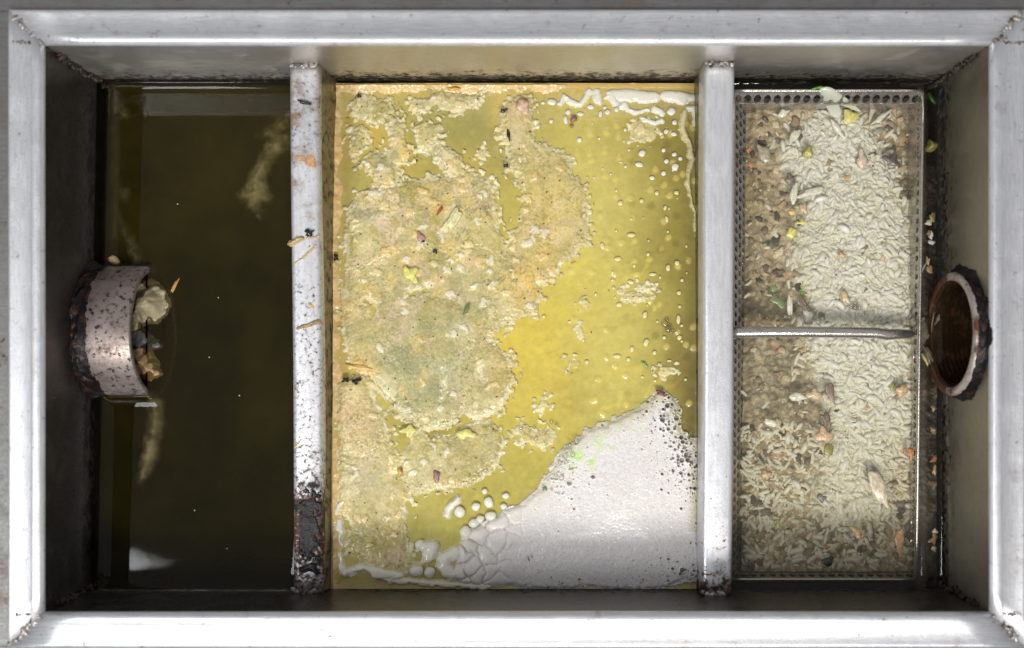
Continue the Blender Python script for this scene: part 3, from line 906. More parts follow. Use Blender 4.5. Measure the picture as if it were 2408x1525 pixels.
def blob_mesh(seed, n=16, m=9, wob=.12):
    rg = random.Random(seed)
    ph = [rg.uniform(0, 6.28) for _ in range(4)]
    am = [rg.uniform(.2, 1) * wob for _ in range(4)]
    V = []; F = []
    for j in range(m + 1):
        t = math.pi * j / m
        for i in range(n):
            a = 2 * math.pi * i / n
            r = 1 + sum(am[q] * math.sin((q + 2) * a + ph[q]) for q in range(3)) / 2 + am[3] * .3 * math.sin(3 * t + ph[1])
            V.append((r * math.sin(t) * math.cos(a), r * math.sin(t) * math.sin(a), math.cos(t)))
    for j in range(m):
        for i in range(n):
            i2 = (i + 1) % n
            F.append((j * n + i, (j + 1) * n + i, (j + 1) * n + i2, j * n + i2))
    return V, F


def blob(name, mat, seed, wob=.12, n=16, m=9):
    V, F = blob_mesh(seed, n, m, wob)
    me = mesh_np(name, V, F)
    me.materials.append(mat)
    me.polygons.foreach_set("use_smooth", [True] * len(me.polygons))
    return me


def solid_fat(rgb, rough=.15):
    m, nt, N, L, b = new_mat("fat")
    b.inputs["Base Color"].default_value = (*C(*rgb), 1); b.inputs["Roughness"].default_value = rough
    b.inputs["Subsurface Weight"].default_value = .25; b.inputs["Subsurface Scale"].default_value = .0015; b.inputs["Subsurface Radius"].default_value = (1.0, .95, .85)
    co = N.new("ShaderNodeTexCoord").outputs["Object"]
    L.new(mixc(nt, tex_noise(nt, co, 2.5, 4), C(*rgb) * .86, np.clip(C(*rgb) * 1.06, 0, .9)), b.inputs["Base Color"])
    bump(nt, b, tex_noise(nt, co, 3, 4), .12, .1)
    return m


MF1, MF2, MF3 = solid_fat((228, 224, 206)), solid_fat((214, 204, 150)), solid_fat((206, 200, 172))
BL = [blob("fat_droplet", MF1, s) for s in range(5)]
BY = [blob("fat_droplet", MF2, s + 20) for s in range(4)]


def put(name, me, px, py, rx, ry, rz, dz, rot, lab, cat, grp=None, base=PW):
    o = bpy.data.objects.new(name, me)
    COL.objects.link(o)
    k = U * 1.12
    x, y, z = base(px, py, dz) if base is PW else base(px, py, -dz)
    o.location = (float(x), float(y), float(z))
    o.scale = (rx * k, ry * k, rz * k)
    o.rotation_euler = (0, 0, rot)
    return tag(o, lab, cat, grp)


G4 = "white fat globules left of the foam"
A = lambda zx, zy: (655 + zx * .3158, 963.2 + zy * .3158)
for i, (zx, zy, a, b, r) in enumerate([(1535, 608, 22, 20, 0), (1565, 690, 34, 44, .4), (1470, 722, 34, 32, 0), (1350, 762, 38, 44, .2), (1676, 720, 25, 24, 0), (1692, 642, 28, 22, 0), (1580, 792, 42, 38, 0),
                                       (1502, 815, 32, 30, 0), (1455, 845, 38, 34, .3), (1395, 918, 46, 58, .1), (1056, 1006, 40, 38, 0), (1028, 1200, 52, 42, 0), (1126, 1212, 42, 44, 0), (1372, 1186, 36, 44, -.6)]):
    x, y = A(zx, zy)
    put("fat_droplet", BL[i % 5], x, y, a * .3158, b * .3158, min(a, b) * .2, .0006, r,
        ["tiny white fat bead, topmost above the globules by the foam", "oval white fat globule right below the topmost bead", "round white fat globule in the middle of the upper row", "egg shaped white fat globule at the left end of the upper row",
         "small white fat globule at the right end of the upper row", "flat pale fat globule touching the foam edge", "large white fat globule below the upper row", "white fat globule left of the large one, at the skin edge",
         "soft white fat globule merging into the cracked skin", "tall white fat globule at the left edge of the cracked skin", "white fat globule at the tip of the curled blob, left of the skin", "left of the twin white fat globules at the front wall",
         "right of the twin white fat globules at the front wall", "slanted white fat globule pressed against the C shaped fold"][i], "fat globule", G4)
strand("bent white fat blob with a bubbly foot, left of the C shaped fold", [(1000, 1284, 12), (1018, 1286, 15), (1012, 1304, 16), (1004, 1314, 10)], .0034, G4, 3)
strand("large C shaped white fat fold at the left of the foam", [(1072, 1300, 15), (1048, 1310, 14), (1044, 1334, 15), (1062, 1352, 16), (1078, 1346, 10)], .0034, G4, 3)

B5 = lambda zx, zy: (1155.8 + zx * .3031, 115.6 + zy * .3031)
B6 = lambda zx, zy: (1155.8 + zx * .3031, 539.4 + zy * .3031)
drops = [B5(*p) + q for p, q in [((400, 418), (5, 4)), ((468, 412), (11, 8)), ((463, 560), (5, 5)), ((770, 450), (8, 6)), ((900, 490), (7, 6)), ((970, 470), (6, 6)), ((880, 455), (5, 4)), ((845, 505), (4, 8)),
                                 ((1395, 485), (11, 9)), ((1420, 570), (6, 6)), ((1355, 640), (6, 6)), ((1415, 660), (7, 5)), ((1335, 785), (5, 5)), ((1418, 818), (6, 5)), ((1168, 810), (9, 8)), ((1145, 897), (9, 6)),
                                 ((1357, 870), (6, 5)), ((1335, 965), (6, 6)), ((1425, 915), (9, 9)), ((1246, 1000), (6, 5)), ((1282, 1118), (5, 5)), ((1435, 1115), (6, 5)), ((1347, 1232), (4, 6)), ((1165, 1178), (5, 5)),
                                 ((1000, 1195), (6, 6)), ((682, 705), (6, 6)), ((1360, 1320), (4, 8)), ((1368, 1416), (3, 3)), ((595, 490), (7, 6)), ((575, 550), (5, 10)), ((690, 505), (8, 5)), ((1465, 850), (5, 5))]]
drops += [B6(*p) + q for p, q in [((1478, 395), (4, 4)), ((1455, 493), (5, 5)), ((1460, 600), (4, 4)), ((1458, 840), (6, 6)), ((1265, 958), (5, 5)), ((1190, 665), (5, 8)), ((1062, 1010), (5, 5)), ((740, 1030), (5, 5)),
                                  ((405, 677), (4, 4)), ((980, 230), (8, 5)), ((1440, 262), (6, 6)), ((1085, 45), (10, 5)), ((860, 130), (5, 8)), ((1370, 300), (5, 8)), ((1250, 350), (9, 4)), ((1090, 930), (5, 7)), ((1200, 880), (6, 9)), ((975, 985), (9, 5)),
                                  ((1215, 195), (4, 5)), ((1080, 410), (8, 5)), ((990, 585), (7, 5)), ((1340, 840), (4, 4)), ((1450, 700), (5, 11))]]
for q in range(46):
    x, y, r = RNG.uniform(1380, 1628), RNG.uniform(290, 900), RNG.uniform(1.8, 3.6)
    if y > 420 and RNG.random() < (1600 - x) / 260: continue
    drops.append((x, y, r, r * RNG.uniform(.8, 1.4)))
for i, (x, y, a, b) in enumerate(drops):
    far = y < 420
    put("fat_droplet", (BL if far else BY)[i % 4], x, y, a, b, min(a, b) * .5, .0001, RNG.uniform(-.3, .3),
        "small pale fat droplet in the grease below the back wall slab" if far else "small yellowish fat droplet in the grease beside the right divider", "fat droplet",
        "fat droplets near the back wall" if far else "fat droplets beside the right divider")
# crusty flecks in the open grease
for lab, x, y, a, b in [("bubbly fleck of fat in the yellow grease right of the tan floe", *B6(720, 545), 9, 9), ("longer bubbly fleck of fat in the middle of the yellow grease", *B6(680, 775), 9, 15), ("bubbly fleck of fat right of the ragged tan floe", *B6(605, 1035), 8, 11),
                        ("bubbly fleck of fat above the thin film by the foam", *B6(400, 1360), 11, 17), ("round bubbly fleck of fat in the olive grease, nearest the curved flecks", *B6(1000, 470), 9, 8),
                        ("curved bubbly fleck of fat in the olive grease", *B6(1190, 455), 20, 6), ("long slanting bubbly fleck of fat below the curved one", *B6(1110, 525), 28, 7), ("faint bubbly fleck above the foam peak", *B6(1370, 1100), 20, 6)]:
    poly = [(x + a * math.cos(t), y + b * math.sin(t)) for t in np.linspace(0, 6.28, 9)[:-1]]
    tag(patch("fat_fleck", (x - a - 20, x + a + 20, y - b - 20, y + b + 20), 1.5, crust_fn([(u, v) for u, v in poly], 1.2, .0, int(x + y), False), M_CRUST), lab, "fat fleck", "bubbly flecks of fat in the open grease")

# ------------------------------------------------------------------ foam
FOAM = [(1540, 918), (1562, 914), (1590, 935), (1604, 965), (1606, 1005), (1618, 1024), (1650, 1026), (1650, 1366), (1600, 1370), (1560, 1384), (1480, 1388), (1380, 1386), (1280, 1386), (1180, 1382), (1100, 1376), (1062, 1360), (1075, 1320), (1080, 1275), (1110, 1240),
        (1150, 1222), (1190, 1195), (1235, 1175), (1268, 1150), (1292, 1108), (1310, 1068), (1340, 1045), (1385, 1010), (1440, 985), (1500, 960), (1525, 938)]


def foam_fn(X, Y):
    n1 = fbm(X, Y, 60, 500, 4); n2 = fbm(X, Y, 16, 510, 3)
    s = sd_poly(X, Y, FOAM) + 6 * n1 + 3 * n2
    e1, e2, eid = worley(X, Y, 15, 591)
    s = s + (6 * eid * (.55 - e1) * 2) * sst(1180, 1260, X)
    s2 = np.where(X > 1600, np.maximum(s, 10 * np.ones_like(s) * (s > 0)), s)
    up = sst(-60, 80, (X - 1230) * .64 - (Y - 1190) * -.35)         # 0 in the skin on the left, 1 in the foam
    dome = .0045 * sst(0, 240, s2) * up + .0017 * sst(0, 14, s2)
    h = np.where(s > 0, dome, s * .0006)
    # skin with cracks on the left
    f1, f2, idr = worley(X + 18 * n1, Y + 18 * fbm(X, Y, 50, 525, 3), 38, 520)
    lw = sst(1250, 1150, X + 20 * n1)
    crack = sst(.055, .0, f2 - f1) * (1 - up) * lw
    cell = (1 - up) * (.0022 * np.sqrt(np.clip(1 - (f1 / .75) ** 2, 0, 1)) * sst(0, .22, f2 - f1)) * lw
    h = h + np.where(s > 0, cell - .0008 * crack, 0)
    # bubbles: big near the edges, tiny elsewhere
    corner = np.exp(-(((X - 1615) / 55) ** 2 + ((Y - 1080) / 80) ** 2)) + .9 * np.exp(-(((X - 1570) / 50) ** 2 + ((Y - 975) / 55) ** 2)) + .8 * np.exp(-(((X - 1320) / 50) ** 2 + ((Y - 1105) / 70) ** 2)) + .45 * np.exp(-(((X - 1610) / 80) ** 2 + ((Y - 1340) / 30) ** 2))
    corner = np.clip(1.25 * corner + .5 * n1 * corner, 0, 1.35) + .15 * up * sst(46, 4, s)
    c = np.zeros(X.shape + (3,)) + C(218, 213, 209)
    c = c + (sst(46, 2, s) * .75 * up * (Y < 1250))[..., None] * (C(186, 178, 138) - c)
    c = c + ((1 - up) * .4)[..., None] * (C(226, 220, 204) - c)
    for sc, sd, dens in ((30, 541, .34), (21, 547, .42), (14, 551, .50), (9, 561, .55)):
        b1, b2, bid = worley(X, Y, sc, sd)
        rad = .18 + .27 * bid
        on = (bid < np.clip(corner * dens * 1.25, 0, 1)) * up
        pit = sst(rad, rad * .55, b1) * on
        ring = sst(rad * 1.35, rad * 1.05, b1) * on - pit
        h = h - pit * .00008 * sc + ring * .00003 * sc
        dark = C(70, 62, 46) if sc > 10 else C(104, 96, 82)
        dark = dark + sst(1560, 1430, X)[..., None] * (C(158, 148, 112) - dark)
        c = c + (pit * .80)[..., None] * (dark - c)
        c = c + (ring * .35)[..., None] * (C(238, 234, 232) - c)
    t1, t2, tid = worley(X, Y, 6.0, 571)
    pin = sst(.22, .10, t1) * (tid > .45) * up
    c = c * (1 - .42 * pin)[..., None]
    c = c * (1 + .05 * fbm(X, Y, 9, 575, 2))[..., None]
    h = h + .00020 * (.5 - t1) * up + .0003 * n1
    gl = (worley(X, Y, 9, 581)[0] < .16) * (worley(X, Y, 9, 581)[2] > .72)
    h = h + .0005 * gl * up * (1 - (worley(X, Y, 9, 581)[0] / .16) ** 2)
    c = c + (crack * .8)[..., None] * (C(132, 128, 72) - c)
    lime = (np.exp(-((X - 1372) / 34) ** 2 - ((Y - 1080) / 22) ** 2) + .8 * np.exp(-((X - 1425) / 24) ** 2 - ((Y - 1045) / 16) ** 2) + .9 * np.exp(-((X - 1480) / 24) ** 2 - ((Y - 1010) / 10) ** 2) + .5 * np.exp(-((X - 1590) / 8) ** 2 - ((Y - 978) / 8) ** 2)) * sst(-.1, .5, n2 + .4 * n1)
    c = c + np.clip(lime * 1.1, 0, .75)[..., None] * (C(180, 216, 100) - c)
    return s > -6, h, c, .30 - .24 * gl


fm = patch("foam", (1040, 1645, 895, 1394), 1.6, foam_fn, M_FOAM)
tag(fm, "bank of white soap foam with a cracked fat skin at its left", "foam")

# clear bubbles
def bubble_mat():
    m, nt, N, L, b = new_mat("bubble_film")
    N.remove(b)
    tr = N.new("ShaderNodeBsdfTransparent"); tr.inputs[0].default_value = (.93, .93, .92, 1)
    gl = N.new("ShaderNodeBsdfGlossy"); gl.inputs["Roughness"].default_value = .04
    fr = N.new("ShaderNodeLayerWeight"); fr.inputs["Blend"].default_value = .35
    a = N.new("ShaderNodeMixShader"); L.new(maprange(nt, fr.outputs["Facing"], 0, 1, .06, .75), a.inputs[0])
    L.new(tr.outputs[0], a.inputs[1]); L.new(gl.outputs[0], a.inputs[2]); L.new(a.outputs[0], N["Material Output"].inputs["Surface"])
    return m


MB = bubble_mat()
BUB = blob("bubble", MB, 3, 0.0, 20, 10)
for x, y, r in [(1623, 1018, 5), (1607, 992, 3.5)] + [B6(*p) + (q,) for p, q in [((1350, 1455), 7.5), ((1428, 1412), 4.5), ((1402, 1385), 3.5), ((1388, 1412), 3.5), ((1415, 1440), 4), ((1300, 1415), 3), ((1250, 1465), 3), ((1240, 1380), 3)]]:
    put("bubble", BUB, x, y, r, r, r, .0035, 0, "clear round bubble in the foam peak by the right divider", "bubble", "clear bubbles at the foam peak")
D3 = lambda zx, zy: (1155.8 + zx * .3664, 886.1 + zy * .3664)
for (zx, zy, r) in [(545, 412, 8), (470, 505, 7), (438, 555, 5), (412, 628, 5), (448, 648, 6.5), (520, 500, 6), (478, 460, 4), (500, 435, 5), (475, 545, 5), (385, 718, 3.5), (430, 745, 3.5), (505, 470, 4.5)]:
    x, y = D3(zx, zy)
    put("bubble", BUB, x, y, r, r, r, .0028, 0, "clear round bubble along the upper left edge of the foam", "bubble", "clear bubbles on the left foam edge")
for (zx, zy, r) in [(1345, 735, 9), (1370, 780, 7), (1395, 790, 6), (1360, 700, 6), (1385, 745, 5)]:
    x, y = B6(zx, zy)
    put("bubble", BUB, x, y, r, r, r * .8, .0004, 0, "clear bubble in the small cluster on the olive grease", "bubble", "bubble cluster on the grease")
for i, (zx, zy, r) in enumerate([(1270, 382, 5), (1330, 352, 5), (1355, 345, 4), (1160, 322, 5), (1190, 300, 3), (1225, 338, 3), (1262, 318, 4), (1240, 380, 4), (1420, 300, 4), (1385, 285, 4), (1290, 345, 3)]):
    x, y = 1155.8 + zx * .10 - 5, 990 + (zy - 280) * .4
    x = 1225 + (zx - 1160) * .32
    put("bubble", BUB, x, y, r, r, r * .8, .0004, 0, "clear bubble in the froth between the tan floe and the foam", "bubble", "froth bubbles above the foam")

# ------------------------------------------------------------------ scraps on the divider and in the grease
def scrap(name, lab, cat, px, py, rx, ry, rz, rot, rgb, wob=.35, dz=.001, rough=.35, base=PW, coat=.3, grp=None):
    if name != "seed": rgb = tuple(int(q * .74 + w * .26) for q, w in zip(rgb, (176, 160, 124)))
    me = blob(name, plain(rgb, rough, .35, 3.0, coat), int(px * 3 + py), wob * 1.5, 18, 10)
    rg = np.random.RandomState(int(px * 5 + py)); V = np.empty(len(me.vertices) * 3, np.float32)
    me.vertices.foreach_get("co", V); V = V.reshape(-1, 3)
    V *= 1 + .30 * fbm(V[:, 0] * 20 + 300 + px, V[:, 1] * 20 + 300 + V[:, 2] * 13, 11, int(px) % 90, 3)[:, None]
    me.vertices.foreach_set("co", V.ravel()); me.update()
    return put(name, me, px, py, rx, ry, rz, dz, rot, lab, cat, grp, base)


def on_div(px, py, dz=0):
    z = -.0405 + (-.0115) * (py - 150) / 1240 + .0003
    x, y, z = P(px, py, z)
    return x, y, z - dz


def residue(lab, pts, rgb, hgt=.0012, amp=3):
    seed = int(pts[0][0] + pts[0][1])

    def fn(X, Y):
        n = fbm(X, Y, 18, seed, 5, .65)
        s = sd_line(X, Y, pts) + amp * n
        h = np.where(s > 0, hgt * sst(0, 6, s) * (1 + .5 * n), s * .0003)
        c = C(*rgb, 1.0) * (1 + .45 * n + .3 * fbm(X, Y, 5, seed + 5, 2))[..., None]
        return s > -2, h, c, np.full(X.shape, .35)
    a = np.array(pts)

    def base(X, Y):
        z = -.0405 - .0115 * (Y - 150) / 1240 + .0001
        k = U * (H - z) / H
        return (X - VX) * k, -(Y - VY) * k, z
    return tag(patch("food_residue", (a[:, 0].min() - 18, a[:, 0].max() + 18, a[:, 1].min() - 18, a[:, 1].max() + 18), 1.2, fn, M_CHAR if sum(rgb) < 150 else M_CRUST, None, base), lab, "food residue", "dried residue on the left divider")


residue("round orange brown food stain dried on the left divider", [(715, 372, 12), (728, 382, 15), (740, 392, 6)], (196, 152, 112), .0003, 12)
residue("pale yellow crumb strip across the left divider, by the black seed", [(684, 572, 9), (705, 563, 7), (725, 558, 5), (748, 556, 3)], (196, 170, 118), .0022, 7)
residue("slanted thin yellow strip on the left divider below the crumb strip", [(692, 620, 4), (712, 606, 5), (728, 592, 6), (742, 576, 2)], (196, 168, 116), .0008, 5)
residue("brown yellow strip across the left divider at its middle", [(700, 772, 5), (722, 764, 6), (748, 756, 6)], (164, 140, 96), .0014, 6)
residue("tiny yellow crumb on the left divider above the middle strip", [(728, 714, 5), (736, 722, 4)], (208, 172, 100), .001, 2)
residue("thin curved yellowish smear on the left divider above the burnt patch", [(694, 1052, 2), (706, 1036, 2), (722, 1026, 1.5)], (190, 170, 120), .0005, 1)
residue("black burnt crust covering the front end of the left divider", [(735, 1165, 16), (725, 1200, 26), (722, 1240, 26), (724, 1285, 24), (738, 1310, 12)], (30, 22, 20), .0007, 34)
residue("small dark burnt crust at the very front of the left divider", [(712, 1338, 8), (735, 1332, 12), (742, 1345, 8)], (30, 23, 20), .0008, 8)
for lab, x, y, a, b, r in [("curled black seed husk near the back end of the left divider", 716, 242, 17, 5, .2), ("black seed lying on the pale crumb strip", 728, 548, 11, 6, -.5)]:
    o = scrap("seed", lab, "seed", x, y, a, b, 5, -r, (22, 22, 26), .5, .0012, .25, on_div)
strand2 = [("black curl on the beige lump, nearest the back wall", 1184, 263, 8, 5, .2), ("long black curl on the left edge of the beige lump", 1196, 320, 4, 12, .1), ("small grey black bead at the lower tip of the beige lump", 1190, 392, 5, 5, 0),
           ("black bead stuck to the left divider beside the crust", 792, 606, 5, 7, 0), ("pointed black seed in the pink crust by the left divider", 815, 893, 8, 5, .3), ("cluster of black seed shells right of the pointed seed", 840, 895, 8, 8, .8),
           ("black speck on the corner floe of cream fat", 846, 228, 4, 4, 0), ("grey black flake on the crust above the yellow egg", 1024, 592, 6, 4, -.6), ("small black flake beside the purple bits in the crust", 996, 569, 4, 2, 0), ("black speck in the grease between the cream floes", 982, 379, 3, 3, 0)]
for lab, x, y, a, b, r in strand2:
    scrap("seed", lab, "seed", x, y, a, b, min(a, b), r, (24, 24, 30), .45, .0032, .2)
for name, lab, cat, x, y, a, b, c, r, rgb, dz in [
    ("egg_piece", "bright yellow egg piece in the middle of the grey crust", "egg piece", 968, 646, 16, 20, 5, .5, (238, 226, 112), .0028),
    ("egg_piece", "triangular yellow egg piece by the dark gap of the crust", "egg piece", 1097, 1020, 17, 13, 5, .3, (240, 228, 120), .0026),
    ("egg_piece", "pale yellow egg piece left of the dark gap of the crust", "egg piece", 962, 1012, 18, 13, 4, .4, (230, 212, 110), .0020),
    ("egg_piece", "soft buttery lump in the cream crust", "egg piece", 1066, 516, 34, 12, 4, .9, (244, 232, 170), .0030),
    ("meat_scrap", "pink meat scrap on top of the beige lump", "meat scrap", 1230, 252, 16, 17, 8, .2, (232, 184, 156), .0036),
    ("onion_scrap", "purple onion scrap below the white drips at the back", "onion scrap", 1350, 280, 8, 7, 5, .3, (132, 84, 84), .0010),
    ("onion_scrap", "small purple onion shred below the purple scrap", "onion scrap", 1344, 297, 5, 4, 3, 0, (150, 90, 80), .0008),
    ("onion_scrap", "purple onion scrap on the round olive floe", "onion scrap", 1027, 1119, 9, 12, 4, .3, (136, 92, 92), .0018),
    ("onion_scrap", "mauve onion bits in the cream crust", "onion scrap", 990, 560, 8, 13, 4, .6, (176, 128, 120), .0026),
    ("pepper_shred", "thin red pepper shred in the orange crust", "pepper shred", 1035, 497, 3, 15, 3, -.5, (150, 66, 46), .0030),
    ("herb_leaf", "green herb strip lying on the grey crust", "herb", 1098, 727, 5, 15, 3, -.45, (84, 112, 50), .0028),
    ("onion_scrap", "dark purple onion tip on the peak of the foam", "onion scrap", 1552, 924, 13, 6, 5, -.3, (84, 24, 30), .0036),
    ("pepper_shred", "tiny red shred on the white foam", "pepper shred", 1243, 1309, 2, 6, 2, .3, (170, 70, 40), .0062),
    ("carrot_shred", "orange shred in the lower crust by the left divider", "carrot shred", 941, 1110, 6, 9, 4, .2, (224, 160, 50), .0018),
    ("carrot_shred", "orange shred on the fat line at the back wall", "carrot shred", 1066, 210, 16, 5, 3, 0, (228, 158, 40), .0018),
    ("pasta_curl", "orange noodle curl lying above the black seeds by the left divider", "noodle", 846, 864, 30, 6, 4, -.15, (226, 178, 96), .0014),
    ("herb_leaf", "small green leaf bit at the left corner of the foam", "herb", 1281, 1148, 5, 5, 2, .2, (70, 130, 50), .0030),
    ("herb_leaf", "tiny green leaf bit in the olive grease above the foam", "herb", 1516, 857, 7, 4, 1.5, -.7, (110, 150, 80), .0004)]:
    scrap(name, lab, cat, x, y, a, b, c, r, rgb, .3, dz)

# ------------------------------------------------------------------ strainer basket and its food
bz = lambda y: -.0700 + (.012 / .33) * (y + .147)      # top edge of the basket
BX0, BX1 = .1305, .2525
BY0, BY1 = -.1430, .1745
basket = tag(empty("strainer_basket", (BX0, BY0, -.12)), "perforated steel strainer basket with a cross handle, full of rice", "basket")


def perforated(p0, p1, slope, rows=7, pitch=.0061, r=.0021, seg=12):
    """sheet from top edge p0-p1 downwards; slope = inward shift (x, y) per metre down"""
    L_ = math.dist(p0, p1); n = int(L_ / pitch); pt = L_ / n; q = .0056; lip = .0016
    V, F = [], []

    def mp(u, d):
        t = u / L_
        x = p0[0] + (p1[0] - p0[0]) * t; y = p0[1] + (p1[1] - p0[1]) * t
        return (x + slope[0] * d, y + slope[1] * d, bz(y) - d)

    def quad(u0, u1, d0, d1):
        i = len(V); V.extend([mp(u0, d0), mp(u1, d0), mp(u1, d1), mp(u0, d1)]); F.append((i, i + 1, i + 2, i + 3))
    for k in range(n): quad(k * pt, (k + 1) * pt, 0, lip)
    for rw in range(rows):
        off = 0 if rw % 2 == 0 else pt / 2
        d0 = lip + rw * q
        cnt = n if rw % 2 == 0 else n - 1
        if rw % 2: quad(0, off, d0, d0 + q); quad(L_ - off, L_, d0, d0 + q)
        for k in range(cnt):
            cu, cdp = off + (k + .5) * pt, d0 + q / 2
            i0 = len(V)
            for s in range(seg):
                a = 2 * math.pi * (s + .5) / seg
                c, si = math.cos(a), math.sin(a)
                kk = min(pt / 2 / abs(c) if abs(c) > 1e-6 else 9, q / 2 / abs(si) if abs(si) > 1e-6 else 9)
                V.append(mp(cu + r * c, cdp + r * si)); V.append(mp(cu + kk * c, cdp + kk * si))
            for s in range(seg):
                s2 = (s + 1) % seg
                F.append((i0 + 2 * s, i0 + 2 * s2, i0 + 2 * s2 + 1, i0 + 2 * s + 1))
            # the four cell corners
            for (sx, sy) in ((1, 1), (-1, 1), (-1, -1), (1, -1)):
                V.append(mp(cu + sx * pt / 2, cdp + sy * q / 2))
            for qd in range(4):
                ss = [(qd * 3 + 0), (qd * 3 + 1), (qd * 3 + 2)]
                F.append((i0 + 2 * ss[0] + 1, i0 + 2 * ss[1] + 1, i0 + 2 * seg + qd))
                F.append((i0 + 2 * ss[1] + 1, i0 + 2 * ss[2] + 1, i0 + 2 * seg + qd))
    dl = lip + rows * q
    i = len(V)
    V.extend([mp(0, dl), mp(L_, dl)])
    V.extend([(V[i + 1][0], V[i + 1][1], V[i + 1][2] - .03), (V[i][0], V[i][1], V[i][2] - .03)]); F.append((i, i + 1, i + 2, i + 3))
    V = [(x - BX0, y - BY0, z + .12) for x, y, z in V]
    o = mesh_py("side_panel", V, F, M_BASKET, basket)
    md = o.modifiers.new("sheet", 'SOLIDIFY'); md.thickness = .0011; md.offset = 0
    return o


perforated((BX0, BY1), (BX1, BY1), (0, -.85), 1, .0064, .0024)
perforated((BX1, BY1 - .0008), (BX1, BY0 + .0008), (-.10, 0), 1, .0060, .0021)
perforated((BX1, BY0), (BX0, BY0), (0, .30), 1, .0064, .0022)
perforated((BX0, BY0 + .0008), (BX0, BY1 - .0008), (.62, 0), 3, .0060, .0021)
# rolled top edge and handle
def tube(pts, r, seg=12):
    V, F = [], []
    P_ = [Vector(p) for p in pts]
    for i, p in enumerate(P_):
        t = (P_[min(i + 1, len(P_) - 1)] - P_[max(i - 1, 0)]).normalized()
        a = t.cross(Vector((0, 0, 1)));
        if a.length < .01: a = Vector((1, 0, 0))
        a.normalize(); b = t.cross(a)
        rr = r[i] if isinstance(r, (list, tuple)) else r
        for s in range(seg):
            q = 2 * math.pi * s / seg
            V.append(p + a * (rr * math.cos(q)) + b * (rr * math.sin(q)))
    n = len(P_)
    for i in range(n - 1):
        for s in range(seg):
            s2 = (s + 1) % seg
            F.append((i * seg + s, i * seg + s2, (i + 1) * seg + s2, (i + 1) * seg + s))
    F.append(tuple(range(seg))[::-1]); F.append(tuple((n - 1) * seg + s for s in range(seg)))
    return V, F


for a, b in (((BX0, BY1), (BX1, BY1)), ((BX1, BY1), (BX1, BY0)), ((BX1, BY0), (BX0, BY0)), ((BX0, BY0), (BX0, BY1))):
    pts = [(a[0] + (b[0] - a[0]) * t - BX0, a[1] + (b[1] - a[1]) * t - BY0, bz(a[1] + (b[1] - a[1]) * t) + .12 + .0002) for t in np.linspace(0.004, .996, 14)]
    V, F = tube(pts, .0010, 8)
    mesh_py("top_edge", V, F, M_ROD, basket, True)
hp = []
for px, py, z in ((1724, 784, -.060), (1735, 782, -.0585), (1800, 781, -.0575), (1900, 781, -.0575), (2000, 782, -.0578), (2060, 783, -.058), (2085, 787, -.0585), (2110, 786, -.059), (2140, 786, -.0605), (2152, 786, -.062)):
    x, y, z = P(px, py, z); hp.append((x - BX0, y - BY0, z + .12))
V, F = tube(hp, [.0040, .0036, .0035, .0035, .0035, .0035, .0036, .0034, .0030, .0016], 16)
mesh_py("handle", V, F, M_ROD, basket, True)

# food bed inside the basket: height below the water, colour
HEAP = [(1990, 265), (2060, 330), (2100, 430), (2130, 520), (2150, 640), (2150, 760), (2140, 900), (2145, 1010), (2110, 1080), (2080, 1200), (2000, 1250), (1920, 1200), (1940, 1080), (1950, 960), (1925, 850), (1895, 760), (1905, 680), (1870, 600), (1895, 520), (1860, 430), (1850, 350), (1900, 290)]
SL_T = [(1800, 280, 90, 60, (176, 154, 120), .8), (2110, 330, 60, 120, (128, 106, 82), .9), (2120, 470, 50, 80, (120, 102, 76), .85), (1780, 450, 80, 150, (178, 160, 122), .8), (1810, 700, 90, 110, (142, 128, 100), .85),
        (1830, 900, 100, 120, (132, 122, 100), .85), (1790, 1060, 80, 80, (128, 116, 92), .8), (1880, 1040, 60, 90, (112, 96, 76), .7), (1950, 1300, 260, 60, (120, 106, 72), .7), (1850, 1180, 120, 100, (146, 132, 102), .7)]


def bed_h(X, Y):
    """depth under the liquid level, metres"""
    hp_ = sd_poly(X, Y, HEAP)
    d = .0072 - .0034 * sst(-50, 60, hp_) + .0055 * sst(820, 1250, Y) - .0030 * sst(420, 240, Y)
    return d + .0012 * fbm(X, Y, 60, 600, 4)


def sludge_fn(X, Y):
    n1 = fbm(X, Y, 50, 610, 5, .6); n2 = fbm(X, Y, 14, 620, 4); n3 = fbm(X, Y, 26, 640, 4)
    c = tints(X + 20 * n1, Y + 20 * n3, C(190, 176, 148), SL_T)
    c = c * (1 + .40 * n1 + .38 * n2)[..., None]
    e1, e2, eid = worley(X + 10 * n2, Y + 10 * n1, 34, 670)
    for lo, hi, q in ((.0, .14, (206, 190, 152)), (.14, .24, (120, 104, 84)), (.24, .30, (196, 160, 124)), (.30, .36, (84, 78, 70))):
        c = c + (sst(.40, .30, e1) * (eid >= lo) * (eid < hi) * .75)[..., None] * (C(*q) - c)
    dk = sst(.28, .55, n3) * sst(.0, .5, fbm(X, Y, 110, 650, 2) + .15)
    c = c + (dk * .75)[..., None] * (C(62, 54, 46) - c)
    f1, f2, idr = worley(X + 8 * n2, Y + 8 * n1, 17, 660)
    pc = sst(.42, .30, f1)
    c = c + (pc * .45 * (idr > .45))[..., None] * (C(214, 200, 162) - c)
    c = c + (pc * .5 * (idr < .12))[..., None] * (C(92, 78, 62) - c)
    hw = sst(-30, 25, sd_poly(X, Y, HEAP) + 25 * n3) * (.92 - .35 * sst(880, 1150, Y))
    c = c + hw[..., None] * (C(232, 230, 206) * (1 + .10 * n2)[..., None] - c)
    h = -bed_h(X, Y) + .0008 * n2 + .0010 * pc
    h = h - .003 * sst(1784, 1754, X)
    return np.ones(X.shape, bool), h, c, np.full(X.shape, .4)


